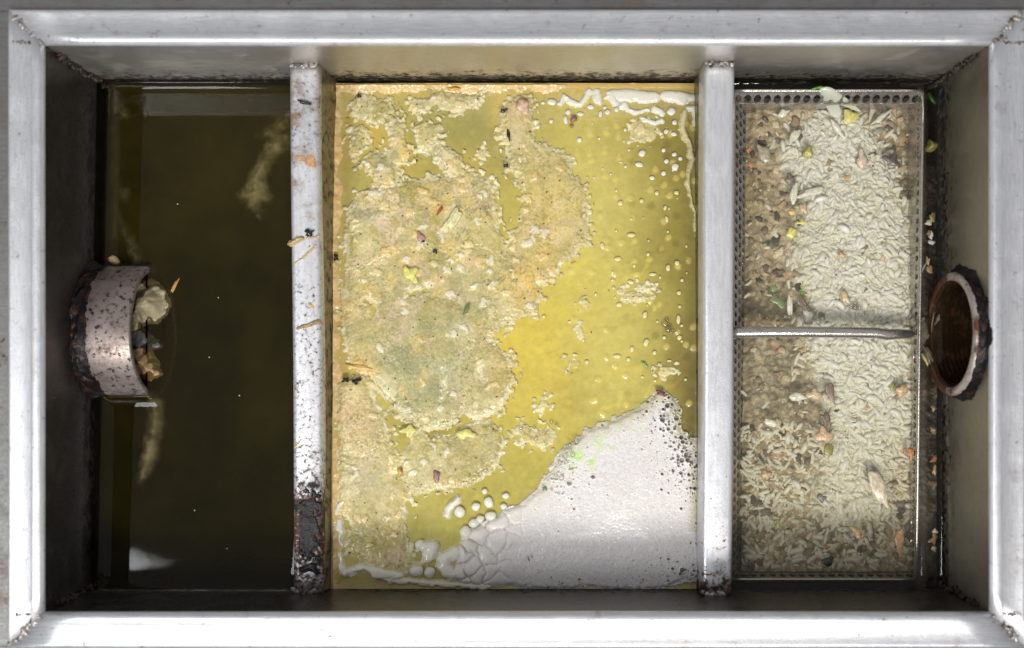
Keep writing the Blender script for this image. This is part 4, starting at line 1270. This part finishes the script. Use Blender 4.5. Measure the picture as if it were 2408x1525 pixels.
sl = patch("food_sludge", (1754, 2172, 228, 1354), 2.5, sludge_fn, M_SLUDGE, None, PW)
tag(sl, "beige sludge of food waste lying in the strainer basket", "food sludge", None, "stuff")
sl["kind"] = "stuff"

# rice
def grain_mesh(seed):
    rg = random.Random(seed)
    V, F = [], []
    n, m = 8, 9
    bend = rg.uniform(-.28, .28); fat = rg.uniform(.85, 1.25)
    for j in range(n + 1):
        t = -1 + 2 * j / n
        r = math.sqrt(max(0, 1 - abs(t) ** 3.6)) * .32 * fat * (1 + .06 * math.sin(5 * t + seed))
        for i in range(m):
            a = 2 * math.pi * i / m
            V.append((t, bend * (1 - t * t) + r * math.cos(a), r * .85 * math.sin(a)))
    for j in range(n):
        for i in range(m):
            i2 = (i + 1) % m
            F.append((j * m + i, j * m + i2, (j + 1) * m + i2, (j + 1) * m + i))
    return np.array(V), np.array(F)


MR = solid_fat((244, 242, 228), .35)
MR2 = solid_fat((240, 236, 216), .4)
GR = [grain_mesh(s) for s in range(8)]
GM = []
for v, f in GR:
    me = mesh_np("rice_grain", v, f); me.materials.append(MR); me.polygons.foreach_set("use_smooth", [True] * len(me.polygons)); GM.append(me)
rs = np.random.RandomState(5)
cand = []
HP = HEAP


def in_heap(x, y):
    return float(sd_poly(np.array([[x]]), np.array([[y]]), HP)[0, 0])


tries = 0
while len(cand) < 5200 and tries < 60000:
    tries += 1
    x, y = rs.uniform(1745, 2155), rs.uniform(255, 1335)
    s = in_heap(x, y)
    p = 1.0 if s > 8 else (.55 if s > -18 else (.07 if y < 1000 else .5))
    if y > 1240 : p *= .75
    if y < 1000 and x < 1850 and s < -40: p *= .35
    if rs.rand() < p: cand.append((x, y, s))
cand = np.array(cand)
depth = bed_h(cand[:, 0][:, None], cand[:, 1][:, None])[:, 0]
SV, SF = [], []
nv = 0
ind = 0
order = rs.permutation(len(cand))
for q, i in enumerate(order):
    x, y, s = cand[i]
    inside = s > -10
    is_ind = q < 300 if True else False
    d = depth[i] - (rs.uniform(.0002, .0016) if is_ind else rs.uniform(-.0008, .0008))
    d = max(d, .0021 if is_ind else .0016)
    L_ = (rs.uniform(13, 20) if is_ind else rs.uniform(6, 19)) * (.95 if inside else rs.uniform(.6, 1.0)) * U * 1.12
    X_, Y_, Z_ = PD(x, y, d)
    rz = rs.uniform(0, math.pi); ry = rs.normal(0, .22); rx = rs.uniform(0, 6)
    w = L_ * rs.uniform(.85, 1.35)
    if is_ind:
        o = bpy.data.objects.new("rice_grain", GM[q % 8])
        COL.objects.link(o)
        o.location = (X_, Y_, Z_); o.rotation_euler = (rx, ry, rz); o.scale = (L_, w, w)
        tag(o, "white cooked rice grain lying in the strainer basket", "rice grain", "rice grains in the strainer basket")
    else:
        v, f = GR[q % 8]
        M = np.array(Euler((rx, ry, rz)).to_matrix())
        SV.append((v * np.array([L_, w, w])) @ M.T + np.array([X_, Y_, Z_])); SF.append(f + nv); nv += len(v)
o = link("rice", mesh_np("rice", np.concatenate(SV), np.concatenate(SF)), MR2)
tag(o, "mass of smaller rice grains in the food sludge", "rice", None, "stuff")

# nameless bits mixed into the sludge
BV, BF, BC = [], [], []
nv = 0
for q in range(420):
    x, y = rs.uniform(1765, 2155), rs.uniform(245, 1335)
    if in_heap(x, y) > 0 and rs.rand() < .8: continue
    v, f = blob_mesh(q, 9, 6, .5)
    v = np.array(v) * (1 + .25 * rs.randn(len(v), 1) * .5)
    r = rs.uniform(3, 11) * U * 1.12
    M = np.array(Euler((rs.uniform(-.4, .4), rs.uniform(-.4, .4), rs.uniform(0, 6))).to_matrix())
    dd = float(bed_h(np.array([[x]]), np.array([[y]]))[0, 0])
    BV.append((v * np.array([r * rs.uniform(.8, 1.8), r, r * .5])) @ M.T + np.array(PD(x, y, max(dd - .0006, .0014)), float)); BF.append(np.array(f) + nv); nv += len(v)
    k = [(206, 188, 152), (150, 130, 104), (92, 82, 72), (70, 64, 60), (196, 164, 134), (222, 208, 176), (166, 150, 118), (120, 110, 92)][rs.randint(8)]
    BC.append(np.tile(np.array([*C(*k), .4]), (len(v), 1)))
tag(link("food_bits", mesh_np("food_bits", np.concatenate(BV), np.concatenate(BF), np.concatenate(BC)), M_SLUDGE), "small nameless bits of food in the sludge", None, None, "stuff")

# scraps in the right compartment
E = lambda zx, zy: (1637.4 + zx * .32, 96.3 + zy * .32)          # upper zoom
E2 = lambda zx, zy: (1637.4 + zx * .32, 539.4 + zy * .32)        # middle zoom
E3 = lambda zx, zy: (1637.4 + zx * .3429, 1001.7 + zy * .3429)   # lower zoom
for name, lab, cat, (x, y), a, b, c, r, rgb, d in [
    ("egg_piece", "yellow egg piece beside the onion slice in the basket", "egg piece", E(1130, 560), 15, 17, 5, .6, (240, 216, 120), .0015),
    ("pea", "olive green pea at the left side of the rice heap", "pea", E(820, 820), 12, 13, 11, 0, (176, 170, 84), .002),
    ("pea", "olive pea stuck between basket and right wall near the back", "pea", E(1730, 770), 14, 14, 12, 0, (140, 132, 60), -.004),
    ("shrimp_scrap", "pink shrimp scrap in the back part of the rice heap", "food scrap", E(1215, 880), 12, 20, 8, .3, (226, 196, 172), .0018),
    ("carrot_piece", "orange carrot dot left of the rice heap", "carrot piece", E(706, 1262), 8, 8, 5, 0, (232, 186, 96), .003),
    ("egg_piece", "narrow yellow egg strip left of the rice heap", "egg piece", E(778, 1335), 12, 5, 4, .1, (238, 220, 120), .002),
    ("egg_piece", "yellow egg piece at the left edge of the rice heap", "egg piece", E(700, 1412), 13, 11, 5, .8, (240, 222, 110), .002),
    ("bean_piece", "tan bean fragment above the carrot dot", "bean piece", E(786, 1232), 9, 14, 6, .2, (208, 178, 134), .003),
    ("carrot_piece", "small orange carrot sliver in the upper rice heap", "carrot piece", E(1108, 1005), 7, 4, 3, .6, (222, 160, 84), .0015),
    ("carrot_piece", "pale orange carrot cube in the middle of the rice heap", "carrot piece", E2(1072, 190), 8, 8, 5, .3, (228, 172, 130), .0015),
    ("bean_piece", "tan bean skin in the rice heap above the handle", "bean piece", E2(1095, 500), 9, 14, 5, .3, (206, 180, 138), .0015),
    ("herb_leaf", "dark green herb leaf in the grey sludge left of the heap", "herb", E2(600, 530), 17, 9, 2, -.5, (92, 116, 72), .003),
    ("herb_leaf", "small green herb leaf above the dark green one", "herb", E2(568, 430), 9, 7, 2, .2, (96, 128, 70), .003),
    ("herb_leaf", "bright green herb speck floating left of the rice", "herb", E2(776, 470), 4, 8, 2, .2, (96, 140, 40), .0),
    ("herb_leaf", "thin green herb sliver floating on the rice above the handle", "herb", E2(1245, 448), 2, 7, 1.5, -.7, (80, 120, 40), .0),
    ("herb_leaf", "olive herb sliver floating below the handle at left", "herb", E2(528, 945), 4, 6, 1.5, -.4, (96, 110, 50), .0),
    ("onion_scrap", "dark curled onion skin below the handle in the lower basket", "onion scrap", E2(985, 1200), 10, 26, 4, .3, (112, 96, 86), .0025),
    ("onion_scrap", "dark twisted scrap above the handle at the rice edge", "onion scrap", E2(800, 560), 8, 20, 4, .5, (96, 82, 72), .0025),
    ("onion_scrap", "second dark onion skin at the edge of the rice, below the first", "onion scrap", E2(950, 1390), 10, 17, 4, .4, (100, 84, 76), .003),
    ("bean_piece", "brown bean half right of the lime herb in the lower basket", "bean piece", E2(1510, 1185), 17, 16, 7, .4, (196, 158, 118), .003),
    ("herb_leaf", "lime green herb ring beside the brown bean half", "herb", E2(1440, 1160), 4, 9, 2, -.2, (140, 170, 40), .001),
    ("bean_piece", "tan bean half left of the dark onion skin", "bean piece", E2(868, 1212), 14, 13, 6, .2, (200, 176, 140), .003),
    ("bean_piece", "large tan bean in the upper lower basket, above the green stalk", "bean piece", E3(872, 65), 17, 18, 7, .1, (204, 168, 132), .0025),
    ("herb_stalk", "olive green stalk below the large tan bean", "herb", E3(905, 165), 12, 16, 5, -.5, (124, 122, 52), .003),
    ("bean_piece", "round tan bean at the left of the lower basket", "bean piece", E3(478, 332), 12, 12, 8, 0, (196, 160, 110), .003),
    ("carrot_piece", "long orange carrot slice near the front right of the basket", "carrot piece", E3(1392, 790), 13, 28, 5, .05, (178, 128, 86), .004),
    ("carrot_piece", "slanted orange carrot slice left of the long one", "carrot piece", E3(1100, 735), 9, 18, 4, .5, (176, 138, 98), .004),
    ("carrot_piece", "orange carrot piece at the right side of the basket", "carrot piece", E3(1470, 190), 7, 16, 4, 0, (190, 116, 66), .003),
    ("seed", "black scrap at the front edge of the basket", "food scrap", E3(900, 930), 16, 10, 5, .6, (52, 52, 48), .002),
    ("food_scrap", "dark grey scrap in the lower rice", "food scrap", E3(860, 495), 10, 9, 4, .3, (96, 98, 92), .003),
    ("herb_stalk", "thin olive herb sliver at the lower left of the basket", "herb", E3(560, 670), 4, 12, 3, .1, (126, 130, 50), .003),
    ("shrimp_scrap", "long pale shrimp tail in the lower right of the rice", "food scrap", E3(1245, 420), 20, 42, 9, .35, (206, 192, 166), .003),
    ("food_scrap", "black food speck near the back right of the basket", "food scrap", E(1440, 880), 16, 12, 5, -.4, (62, 56, 54), .004),
    ("food_scrap", "brown food chunk at the back right of the basket", "food scrap", E(1380, 465), 18, 10, 6, 0, (150, 116, 80), .003),
    ("herb_leaf", "pale green leaf tip at the left edge of the basket by the divider", "herb", E2(310, 172), 11, 6, 2, -.3, (176, 196, 120), -.001),
    ("seed", "dark green black caper skin left of the heap at the back", "food scrap", E(510, 575), 9, 5, 3, -.8, (62, 66, 44), .002),
    ("pepper_shred", "tiny red pepper fleck left of the rice at the back", "pepper shred", E(400, 910), 7, 8, 3, 0, (190, 116, 84), .004),
    ("pepper_shred", "orange red pepper fleck at the back left of the basket", "pepper shred", E(385, 800), 6, 7, 3, .3, (208, 128, 92), .004),
    ("food_scrap", "dark purple clump left of the rice heap", "food scrap", E(690, 1015), 12, 10, 5, .2, (104, 90, 82), .002),
    ("food_scrap", "grey curled peel at the left of the heap", "food scrap", E(500, 830), 12, 26, 4, .6, (160, 154, 134), .004)]:
    scrap(name, lab, cat, x, y, a, b, c, r, rgb, .3, d, .35, PD if True else PW)

# the big clear onion slice standing out of the water at the back
def clear_mat(rgb, amt):
    m, nt, N, L, b = new_mat("translucent_onion")
    b.inputs["Base Color"].default_value = (*C(*rgb), 1); b.inputs["Roughness"].default_value = .15
    b.inputs["Alpha"].default_value = amt; b.inputs["Coat Weight"].default_value = .5
    co = N.new("ShaderNodeTexCoord").outputs["Object"]
    mp = N.new("ShaderNodeMapping"); mp.inputs["Scale"].default_value = (300, 60, 60); mp.inputs["Rotation"].default_value = (0, 0, .9)
    L.new(co, mp.inputs[0])
    bump(nt, b, tex_noise(nt, mp.outputs[0], 5, 3), .3, .001)
    return m


MO = clear_mat((226, 226, 206), .62)


def leaf(name, lab, cat, outline, d_edge, d_mid, mat, thick=.0006, grp=None, lean=None):
    """curved slice: px outline, depth (m below liquid; negative stands out of it) at rim and ridge"""
    cx = sum(p[0] for p in outline) / len(outline); cy = sum(p[1] for p in outline) / len(outline)
    V, F = [], []
    rings = 5
    n = len(outline)
    for k in range(rings + 1):
        t = k / rings
        d = d_mid + (d_edge - d_mid) * t * t
        for (x, y) in outline:
            yy = cy + (y - cy) * max(t, .02)
            ex = 0 if lean is None else -lean[2] * float(sst(lean[1], lean[0], yy))
            V.append([float(q) for q in PD(cx + (x - cx) * max(t, .02), yy, d + ex)])
    for k in range(rings):
        for i in range(n):
            j = (i + 1) % n
            F.append((k * n + i, k * n + j, (k + 1) * n + j, (k + 1) * n + i))
    o = mesh_py(name, V, F, mat, None, True)
    md = o.modifiers.new("thickness", 'SOLIDIFY'); md.thickness = thick
    sb = o.modifiers.new("round", 'SUBSURF'); sb.levels = sb.render_levels = 1
    return tag(o, lab, cat, grp)


leaf("onion_slice", "large translucent onion wedge leaning over the back edge of the basket", "onion slice",
     [E(*p) for p in [(880, 365), (930, 335), (985, 330), (1060, 380), (1130, 440), (1226, 525), (1215, 535), (1130, 490), (1065, 445), (1040, 470), (1080, 530), (1050, 575), (1005, 570), (970, 520), (930, 450)]], -.001, -.0035, MO, lean=(200, 275, .0225))
leaf("onion_slice", "narrow translucent onion sliver right of the large wedge", "onion slice", [E(*p) for p in [(1285, 435), (1330, 500), (1300, 540), (1275, 610), (1262, 610), (1272, 520)]], .001, .0, MO)
leaf("onion_slice", "grey blue onion sliver below the narrow one", "onion slice", [E(*p) for p in [(1290, 660), (1360, 625), (1390, 660), (1350, 690), (1300, 690)]], .002, .001, clear_mat((170, 174, 160), .7))
leaf("herb_leaf", "fresh green leaf tip on the basket edge by the onion wedge", "herb", [E(*p) for p in [(836, 358), (870, 335), (940, 325), (935, 345), (900, 352), (850, 362)]], -.0235, -.0245, plain((96, 170, 50), .3, .4, 300))
leaf("herb_leaf", "dark green leaf in the back right corner outside the basket", "herb", [E(*p) for p in [(1690, 370), (1720, 370), (1760, 430), (1775, 470), (1740, 470), (1700, 420)]], .002, .0, plain((62, 100, 40), .3, .4, 300))
leaf("onion_slice", "thin white noodle sliver across the basket edge above the inlet", "onion slice", [E2(*p) for p in [(1710, 215), (1690, 260), (1650, 330), (1635, 400), (1625, 440), (1618, 400), (1640, 310), (1680, 250)]], .0, -.0006, clear_mat((196, 204, 204), .85))
leaf("onion_slice", "yellow green onion sliver below the handle end by the inlet", "onion slice", [E2(*p) for p in [(1640, 890), (1680, 920), (1720, 960), (1700, 1030), (1690, 980), (1660, 960)]], .0, -.002, clear_mat((206, 196, 120), .9))
leaf("onion_slice", "white onion bar at the back left of the basket", "onion slice", [E(*p) for p in [(292, 440), (325, 438), (328, 515), (296, 512)]], .001, .0, MR)
# white noodle strips in the rice
for i, (zx, zy, a, b, r, q) in enumerate([(1360, 560, 26, 7, .7, E), (1035, 640, 8, 24, .6, E), (720, 1120, 9, 26, -.2, E), (850, 1110, 32, 9, .25, E), (725, 700, 9, 24, -.6, E), (640, 530, 15, 9, .4, E), (690, 560, 7, 26, .1, E2), (825, 650, 12, 18, .3, E2), (740, 1230, 20, 10, 0, E2), (545, 1420, 16, 9, -.5, E2)]):
    x, y = q(zx, zy)
    scrap("noodle_piece", ["white noodle strip at the back right, by the brown sludge", "white noodle strip below the onion wedge", "white noodle strip left of the heap, upright", "long white noodle strip lying across the left of the heap", "white noodle strip pointing at the pea",
                           "pale noodle bit at the back left of the heap", "pale noodle strip above the handle, left of the rice", "bluish noodle curl just above the handle", "white noodle block left of the tan bean half", "white noodle bit at the left of the lower basket"][i],
          "noodle piece", x, y, a, b, min(a, b) * .6, r, (222, 220, 200), .2, .0012 if i < 6 else .002, .3, PD, .3, "noodle strips in the basket")
# herb threads floating on the water
for i in range(70):
    x, y = RNG.uniform(1770, 2150), RNG.uniform(300, 1320)
    if abs(y - 783) < 25: continue
    me = blob("herb_thread", plain([(70, 92, 34), (88, 108, 40), (60, 66, 40)][i % 3], .4, .3, 3, .2), i, .5, 7, 5)
    put("herb_thread", me, x, y, RNG.uniform(3, 8), 1.1, 1.0, .0004, RNG.uniform(0, 3.1), "thin dark green herb thread floating over the rice in the basket", "herb thread", "herb threads over the rice")
# bubbles on the water
for (zx, zy, r) in [(1165, 570, 8), (1140, 565, 7), (1192, 572, 7), (1168, 540, 6), (640, 650, 12), (655, 640, 7), (470, 685, 5), (1275, 685, 6), (780, 560, 6), (375, 108, 6), (335, 240, 9), (1345, 645, 3.5), (1350, 672, 3), (1435, 632, 3), (940, 622, 3), (725, 108, 4), (660, 180, 4), (555, 255, 3.5), (1232, 675, 3)]:
    x, y = E2(zx, zy)
    put("bubble", BUB, x, y, r, r, r * .8, .0003, 0, "clear bubble on the water over the basket, above the handle", "bubble", "bubbles on the water of the basket")

# debris caught between basket and right wall
for i in range(26):
    y = RNG.uniform(470, 1330)
    if 640 < y < 950: continue
    x = 2186 + RNG.uniform(-7, 10) + (y - 600) * .004
    rgb = [(210, 200, 176), (150, 110, 70), (90, 70, 44), (120, 120, 50), (190, 170, 130), (130, 70, 40)][i % 6]
    scrap("food_crumb", "food crumb wedged between the basket and the right wall", "food crumb", x, y, RNG.uniform(4, 8), RNG.uniform(5, 12), 4, RNG.uniform(-.6, .6), rgb, .4, .001, .4, PD, .3, "crumbs beside the basket")
for lab, zx, zy, a, b, r in [("upright white rice grain beside the basket, upper of the pair", 1722, 40, 6, 11, .1), ("lying white rice grain beside the basket, lower of the pair", 1728, 95, 9, 6, -.1)]:
    x, y = E2(zx, zy)
    scrap("rice_grain", lab, "rice grain", x, y, a, b, 5, r, (236, 232, 220), .1, .0, .3, PD)
# sludge shelf in that gap
def gap_fn(X, Y):
    n = fbm(X, Y, 30, 700, 5, .6); n2 = fbm(X, Y, 10, 710, 3)
    c = C(44, 36, 24) * (1 + .6 * n + .4 * n2)[..., None]
    c = c + (sst(420, 200, Y) * .9)[..., None] * (C(16, 16, 12) - c)
    c = c + (sst(.3, .6, n) * .5 * sst(420, 520, Y))[..., None] * (C(128, 98, 60) - c)
    return np.ones(X.shape, bool), -.006 + .0014 * n + .0006 * n2 - .012 * sst(430, 300, Y), c, np.full(X.shape, .4)


tag(patch("sludge", (2160, 2210, 200, 1400), 3, gap_fn, M_SLUDGE), "dark brown sludge in the gap between basket and right wall", "sludge", None, "stuff")

# fibres between the handle end and the inlet
for lab, zx, zy, a, b, r, rgb in [("grey fibre clump at the end of the basket handle", 1610, 690, 22, 12, .9, (120, 110, 92)), ("dark grey rag clump right of the handle end", 1650, 770, 18, 24, .2, (88, 78, 66)), ("thin dark strip trailing from the handle end to the inlet", 1690, 910, 6, 30, .5, (60, 48, 36)),
                                  ("bluish white tissue shred at the mouth of the inlet", 1765, 660, 4, 15, -.5, (120, 108, 102))]:
    x, y = E2(zx, zy)
    scrap("fibre_clump", lab, "fibre", x, y, a, b, 6, r, rgb, .5, .002, .5, PW, .2)

# ------------------------------------------------------------------ left compartment: sunk matter and the plug in the outlet
def sunk_mat():
    m, nt, N, L, b = new_mat("soft_sediment")
    at = N.new("ShaderNodeVertexColor"); at.layer_name = "Col"
    L.new(at.outputs["Color"], b.inputs["Base Color"]); L.new(at.outputs["Alpha"], b.inputs["Alpha"])
    b.inputs["Roughness"].default_value = .7
    return m


M_SUNK = sunk_mat()


def sunk(lab, poly, d, rgb, th=.005, amp=16, seed=1, mat=None):
    def fn(X, Y):
        n = fbm(X, Y, 50, seed, 5, .6); n2 = fbm(X, Y, 16, seed + 3, 3)
        s = sd_poly(X, Y, poly) + amp * n + 4 * n2
        h = np.where(s > 0, th * sst(0, 40, s), s * .0003) + .0012 * n2
        c = C(*rgb) * (1 + .3 * n + .2 * n2)[..., None]
        return s > -10, h, c, (np.full(X.shape, .4) if mat else sst(-6, 28, s) * np.clip(.9 + .7 * n + .3 * n2, 0, 1))
    a = np.array(poly)
    bd = (max(a[:, 0].min() - 26, 250), min(a[:, 0].max() + 26, 690), a[:, 1].min() - 26, a[:, 1].max() + 26)
    return tag(patch("sediment", bd, 2 if mat else 3, fn, mat or M_SUNK, None, lambda X, Y: PD(X, Y, d)), lab, "sediment", "sunken matter in the left compartment")


sunk("pale beige clump sunk in the dark water near the left divider", [(560, 455), (590, 400), (610, 350), (640, 320), (690, 300), (690, 340), (650, 370), (630, 420), (640, 470), (610, 520), (585, 500)], .0055, (236, 222, 186), .0038, 14, 801)
sunk("faint cloud of sunken fat above the beige clump", [(600, 320), (650, 270), (690, 265), (690, 310), (640, 330)], .010, (190, 176, 140), .004, 20, 811)
sunk("small pale lump at the upper left edge of the dark water", [(276, 240), (310, 245), (312, 280), (292, 300), (276, 280)], .005, (190, 180, 150), .004, 8, 821)
sunk("small pale lump at the left edge above the outlet", [(274, 435), (300, 440), (316, 462), (296, 480), (275, 470)], .006, (200, 186, 152), .004, 7, 831)
sunk("pale grey band just under the water, running down to the outlet", [(270, 470), (300, 520), (320, 560), (345, 620), (310, 630), (285, 560), (268, 510)], .005, (176, 174, 160), .003, 6, 841)
sunk("pale brown band just under the water, trailing below the outlet", [(345, 930), (384, 930), (386, 1000), (370, 1080), (335, 1150), (318, 1120), (335, 1040), (345, 980)], .006, (166, 158, 136), .003, 6, 851)
sunk("narrow strip of slime along the left wall of the dark water", [(262, 230), (278, 230), (282, 420), (276, 560), (262, 560)], .004, (140, 138, 124), .002, 4, 871)
# plug of waste in the outlet mouth
def plug(name, lab, px, py, rx, ry, rz, rot, rgb, dz, seed, wob=.25):
    bm = bmesh.new()
    bmesh.ops.create_icosphere(bm, subdivisions=5, radius=1.0)
    rg = np.random.RandomState(seed); of = rg.rand(2) * 50
    co = np.array([v.co[:] for v in bm.verts])
    n = fbm(co[:, 0] * 30 + of[0] * 9 + co[:, 2] * 17, co[:, 1] * 30 + of[1] * 9 - co[:, 2] * 11, 22, seed, 5, .6)
    for v, q in zip(bm.verts, n): v.co *= 1 + wob * q
    o = bm_obj(name, bm, plain(rgb, .35, .35, 2.5, .4), None, True)
    x, y, z = PW(px, py, dz)
    k = U * 1.12
    o.location = (float(x), float(y), float(z)); o.scale = (rx * k, ry * k, rz * k); o.rotation_euler = (0, 0, rot)
    return tag(o, lab, "food scrap", "waste plugging the outlet")


for lab, poly, rgb, th, sd in [("whitish jelly clump bulging from the outlet pipe, upper one", [(304, 692), (328, 674), (358, 668), (380, 688), (388, 712), (384, 736), (366, 752), (334, 756), (304, 752)], (158, 146, 116), .010, 901),
                               ("beige crumbly clump in the lower half of the outlet pipe", [(304, 826), (330, 822), (350, 832), (366, 852), (371, 878), (350, 886), (320, 880), (306, 870)], (172, 144, 102), .008, 902),
                               ("grey shell like flake between the two clumps in the outlet", [(308, 812), (314, 786), (328, 778), (348, 792), (370, 810), (340, 818)], (104, 100, 102), .003, 903),
                               ("thin yellowish strand in the outlet mouth above the grey flake", [(302, 752), (320, 758), (312, 780), (303, 800)], (168, 158, 112), .003, 904)]:
    o = sunk(lab, poly, -.0008, rgb, th, 7, sd, M_CRUST); o.name = "waste_clump"; o['category'] = "food scrap"; o['group'] = "waste plugging the outlet"
plug("waste_clump", "tan fatty scrap resting in the corner above the outlet pipe", 268, 612, 16, 10, 8, -.5, (204, 176, 130), .0, 905)
scrap("food_fibre", "thin orange fibre floating right of the outlet", "fibre", 412, 672, 3, 20, 2, -.5, (176, 120, 56), .3, .0005, .4)
for (x, y) in [(425, 480), (520, 700), (492, 840), (560, 930), (450, 1200), (530, 1290)]:
    scrap("crumb", "tiny pale speck floating on the dark water", "crumb", x + RNG.uniform(-9, 9), y, 1.6, 1.6, 1.2, 0, (200, 190, 170), .2, .0003, .4, PW, .3, "specks on the dark water")

# ------------------------------------------------------------------ repeats told apart by their order
ONES = ["", "first", "second", "third", "fourth", "fifth", "sixth", "seventh", "eighth", "ninth", "tenth", "eleventh", "twelfth", "thirteenth", "fourteenth", "fifteenth", "sixteenth", "seventeenth", "eighteenth", "nineteenth"]
TENS = [("", ""), ("", ""), ("twenty", "twentieth"), ("thirty", "thirtieth"), ("forty", "fortieth"), ("fifty", "fiftieth"), ("sixty", "sixtieth"), ("seventy", "seventieth"), ("eighty", "eightieth")]


def ordinal(n):
    if n == 1: return "nearest"
    return ONES[n] if n < 20 else TENS[n // 10][1] if n % 10 == 0 else TENS[n // 10][0] + "-" + ONES[n % 10]


for grp, txt in (("fat droplets near the back wall", "{s} pale fat droplet below the white slab, {o} from the back wall"), ("fat droplets beside the right divider", "{s} yellowish fat droplet in the open grease, {o} from the back wall"),
                 ("bubbles on the water of the basket", "{s} clear bubble on the basket water, {o} from the back wall"), ("froth bubbles above the foam", "{s} clear froth bubble between tan floe and foam, {o} from the left divider"),
                 ("clear bubbles on the left foam edge", "{s} clear bubble on the left foam edge, {o} from the foam peak"), ("clear bubbles at the foam peak", "{s} clear bubble at the foam peak, {o} from the back wall"),
                 ("bubble cluster on the grease", "{s} clear bubble of the grease cluster, {o} from the back wall"), ("crumbs beside the basket", "{s} crumb wedged between basket and right wall, {o} from the back wall"),
                 ("specks on the dark water", "tiny pale speck on the dark water, {o} from the back wall")):
    mem = [o for o in COL.objects if o.get('group') == grp]
    mem.sort(key=lambda o: (o.location.x if "left divider" in txt else -o.location.y))
    if not mem: continue
    sz = sorted(o.scale.x * o.scale.y for o in mem)
    for k, o in enumerate(mem):
        a = o.scale.x * o.scale.y
        o['label'] = txt.format(s="small" if a <= sz[len(sz) // 3] else "large" if a >= sz[2 * len(sz) // 3] else "middling", o=ordinal(k + 1))
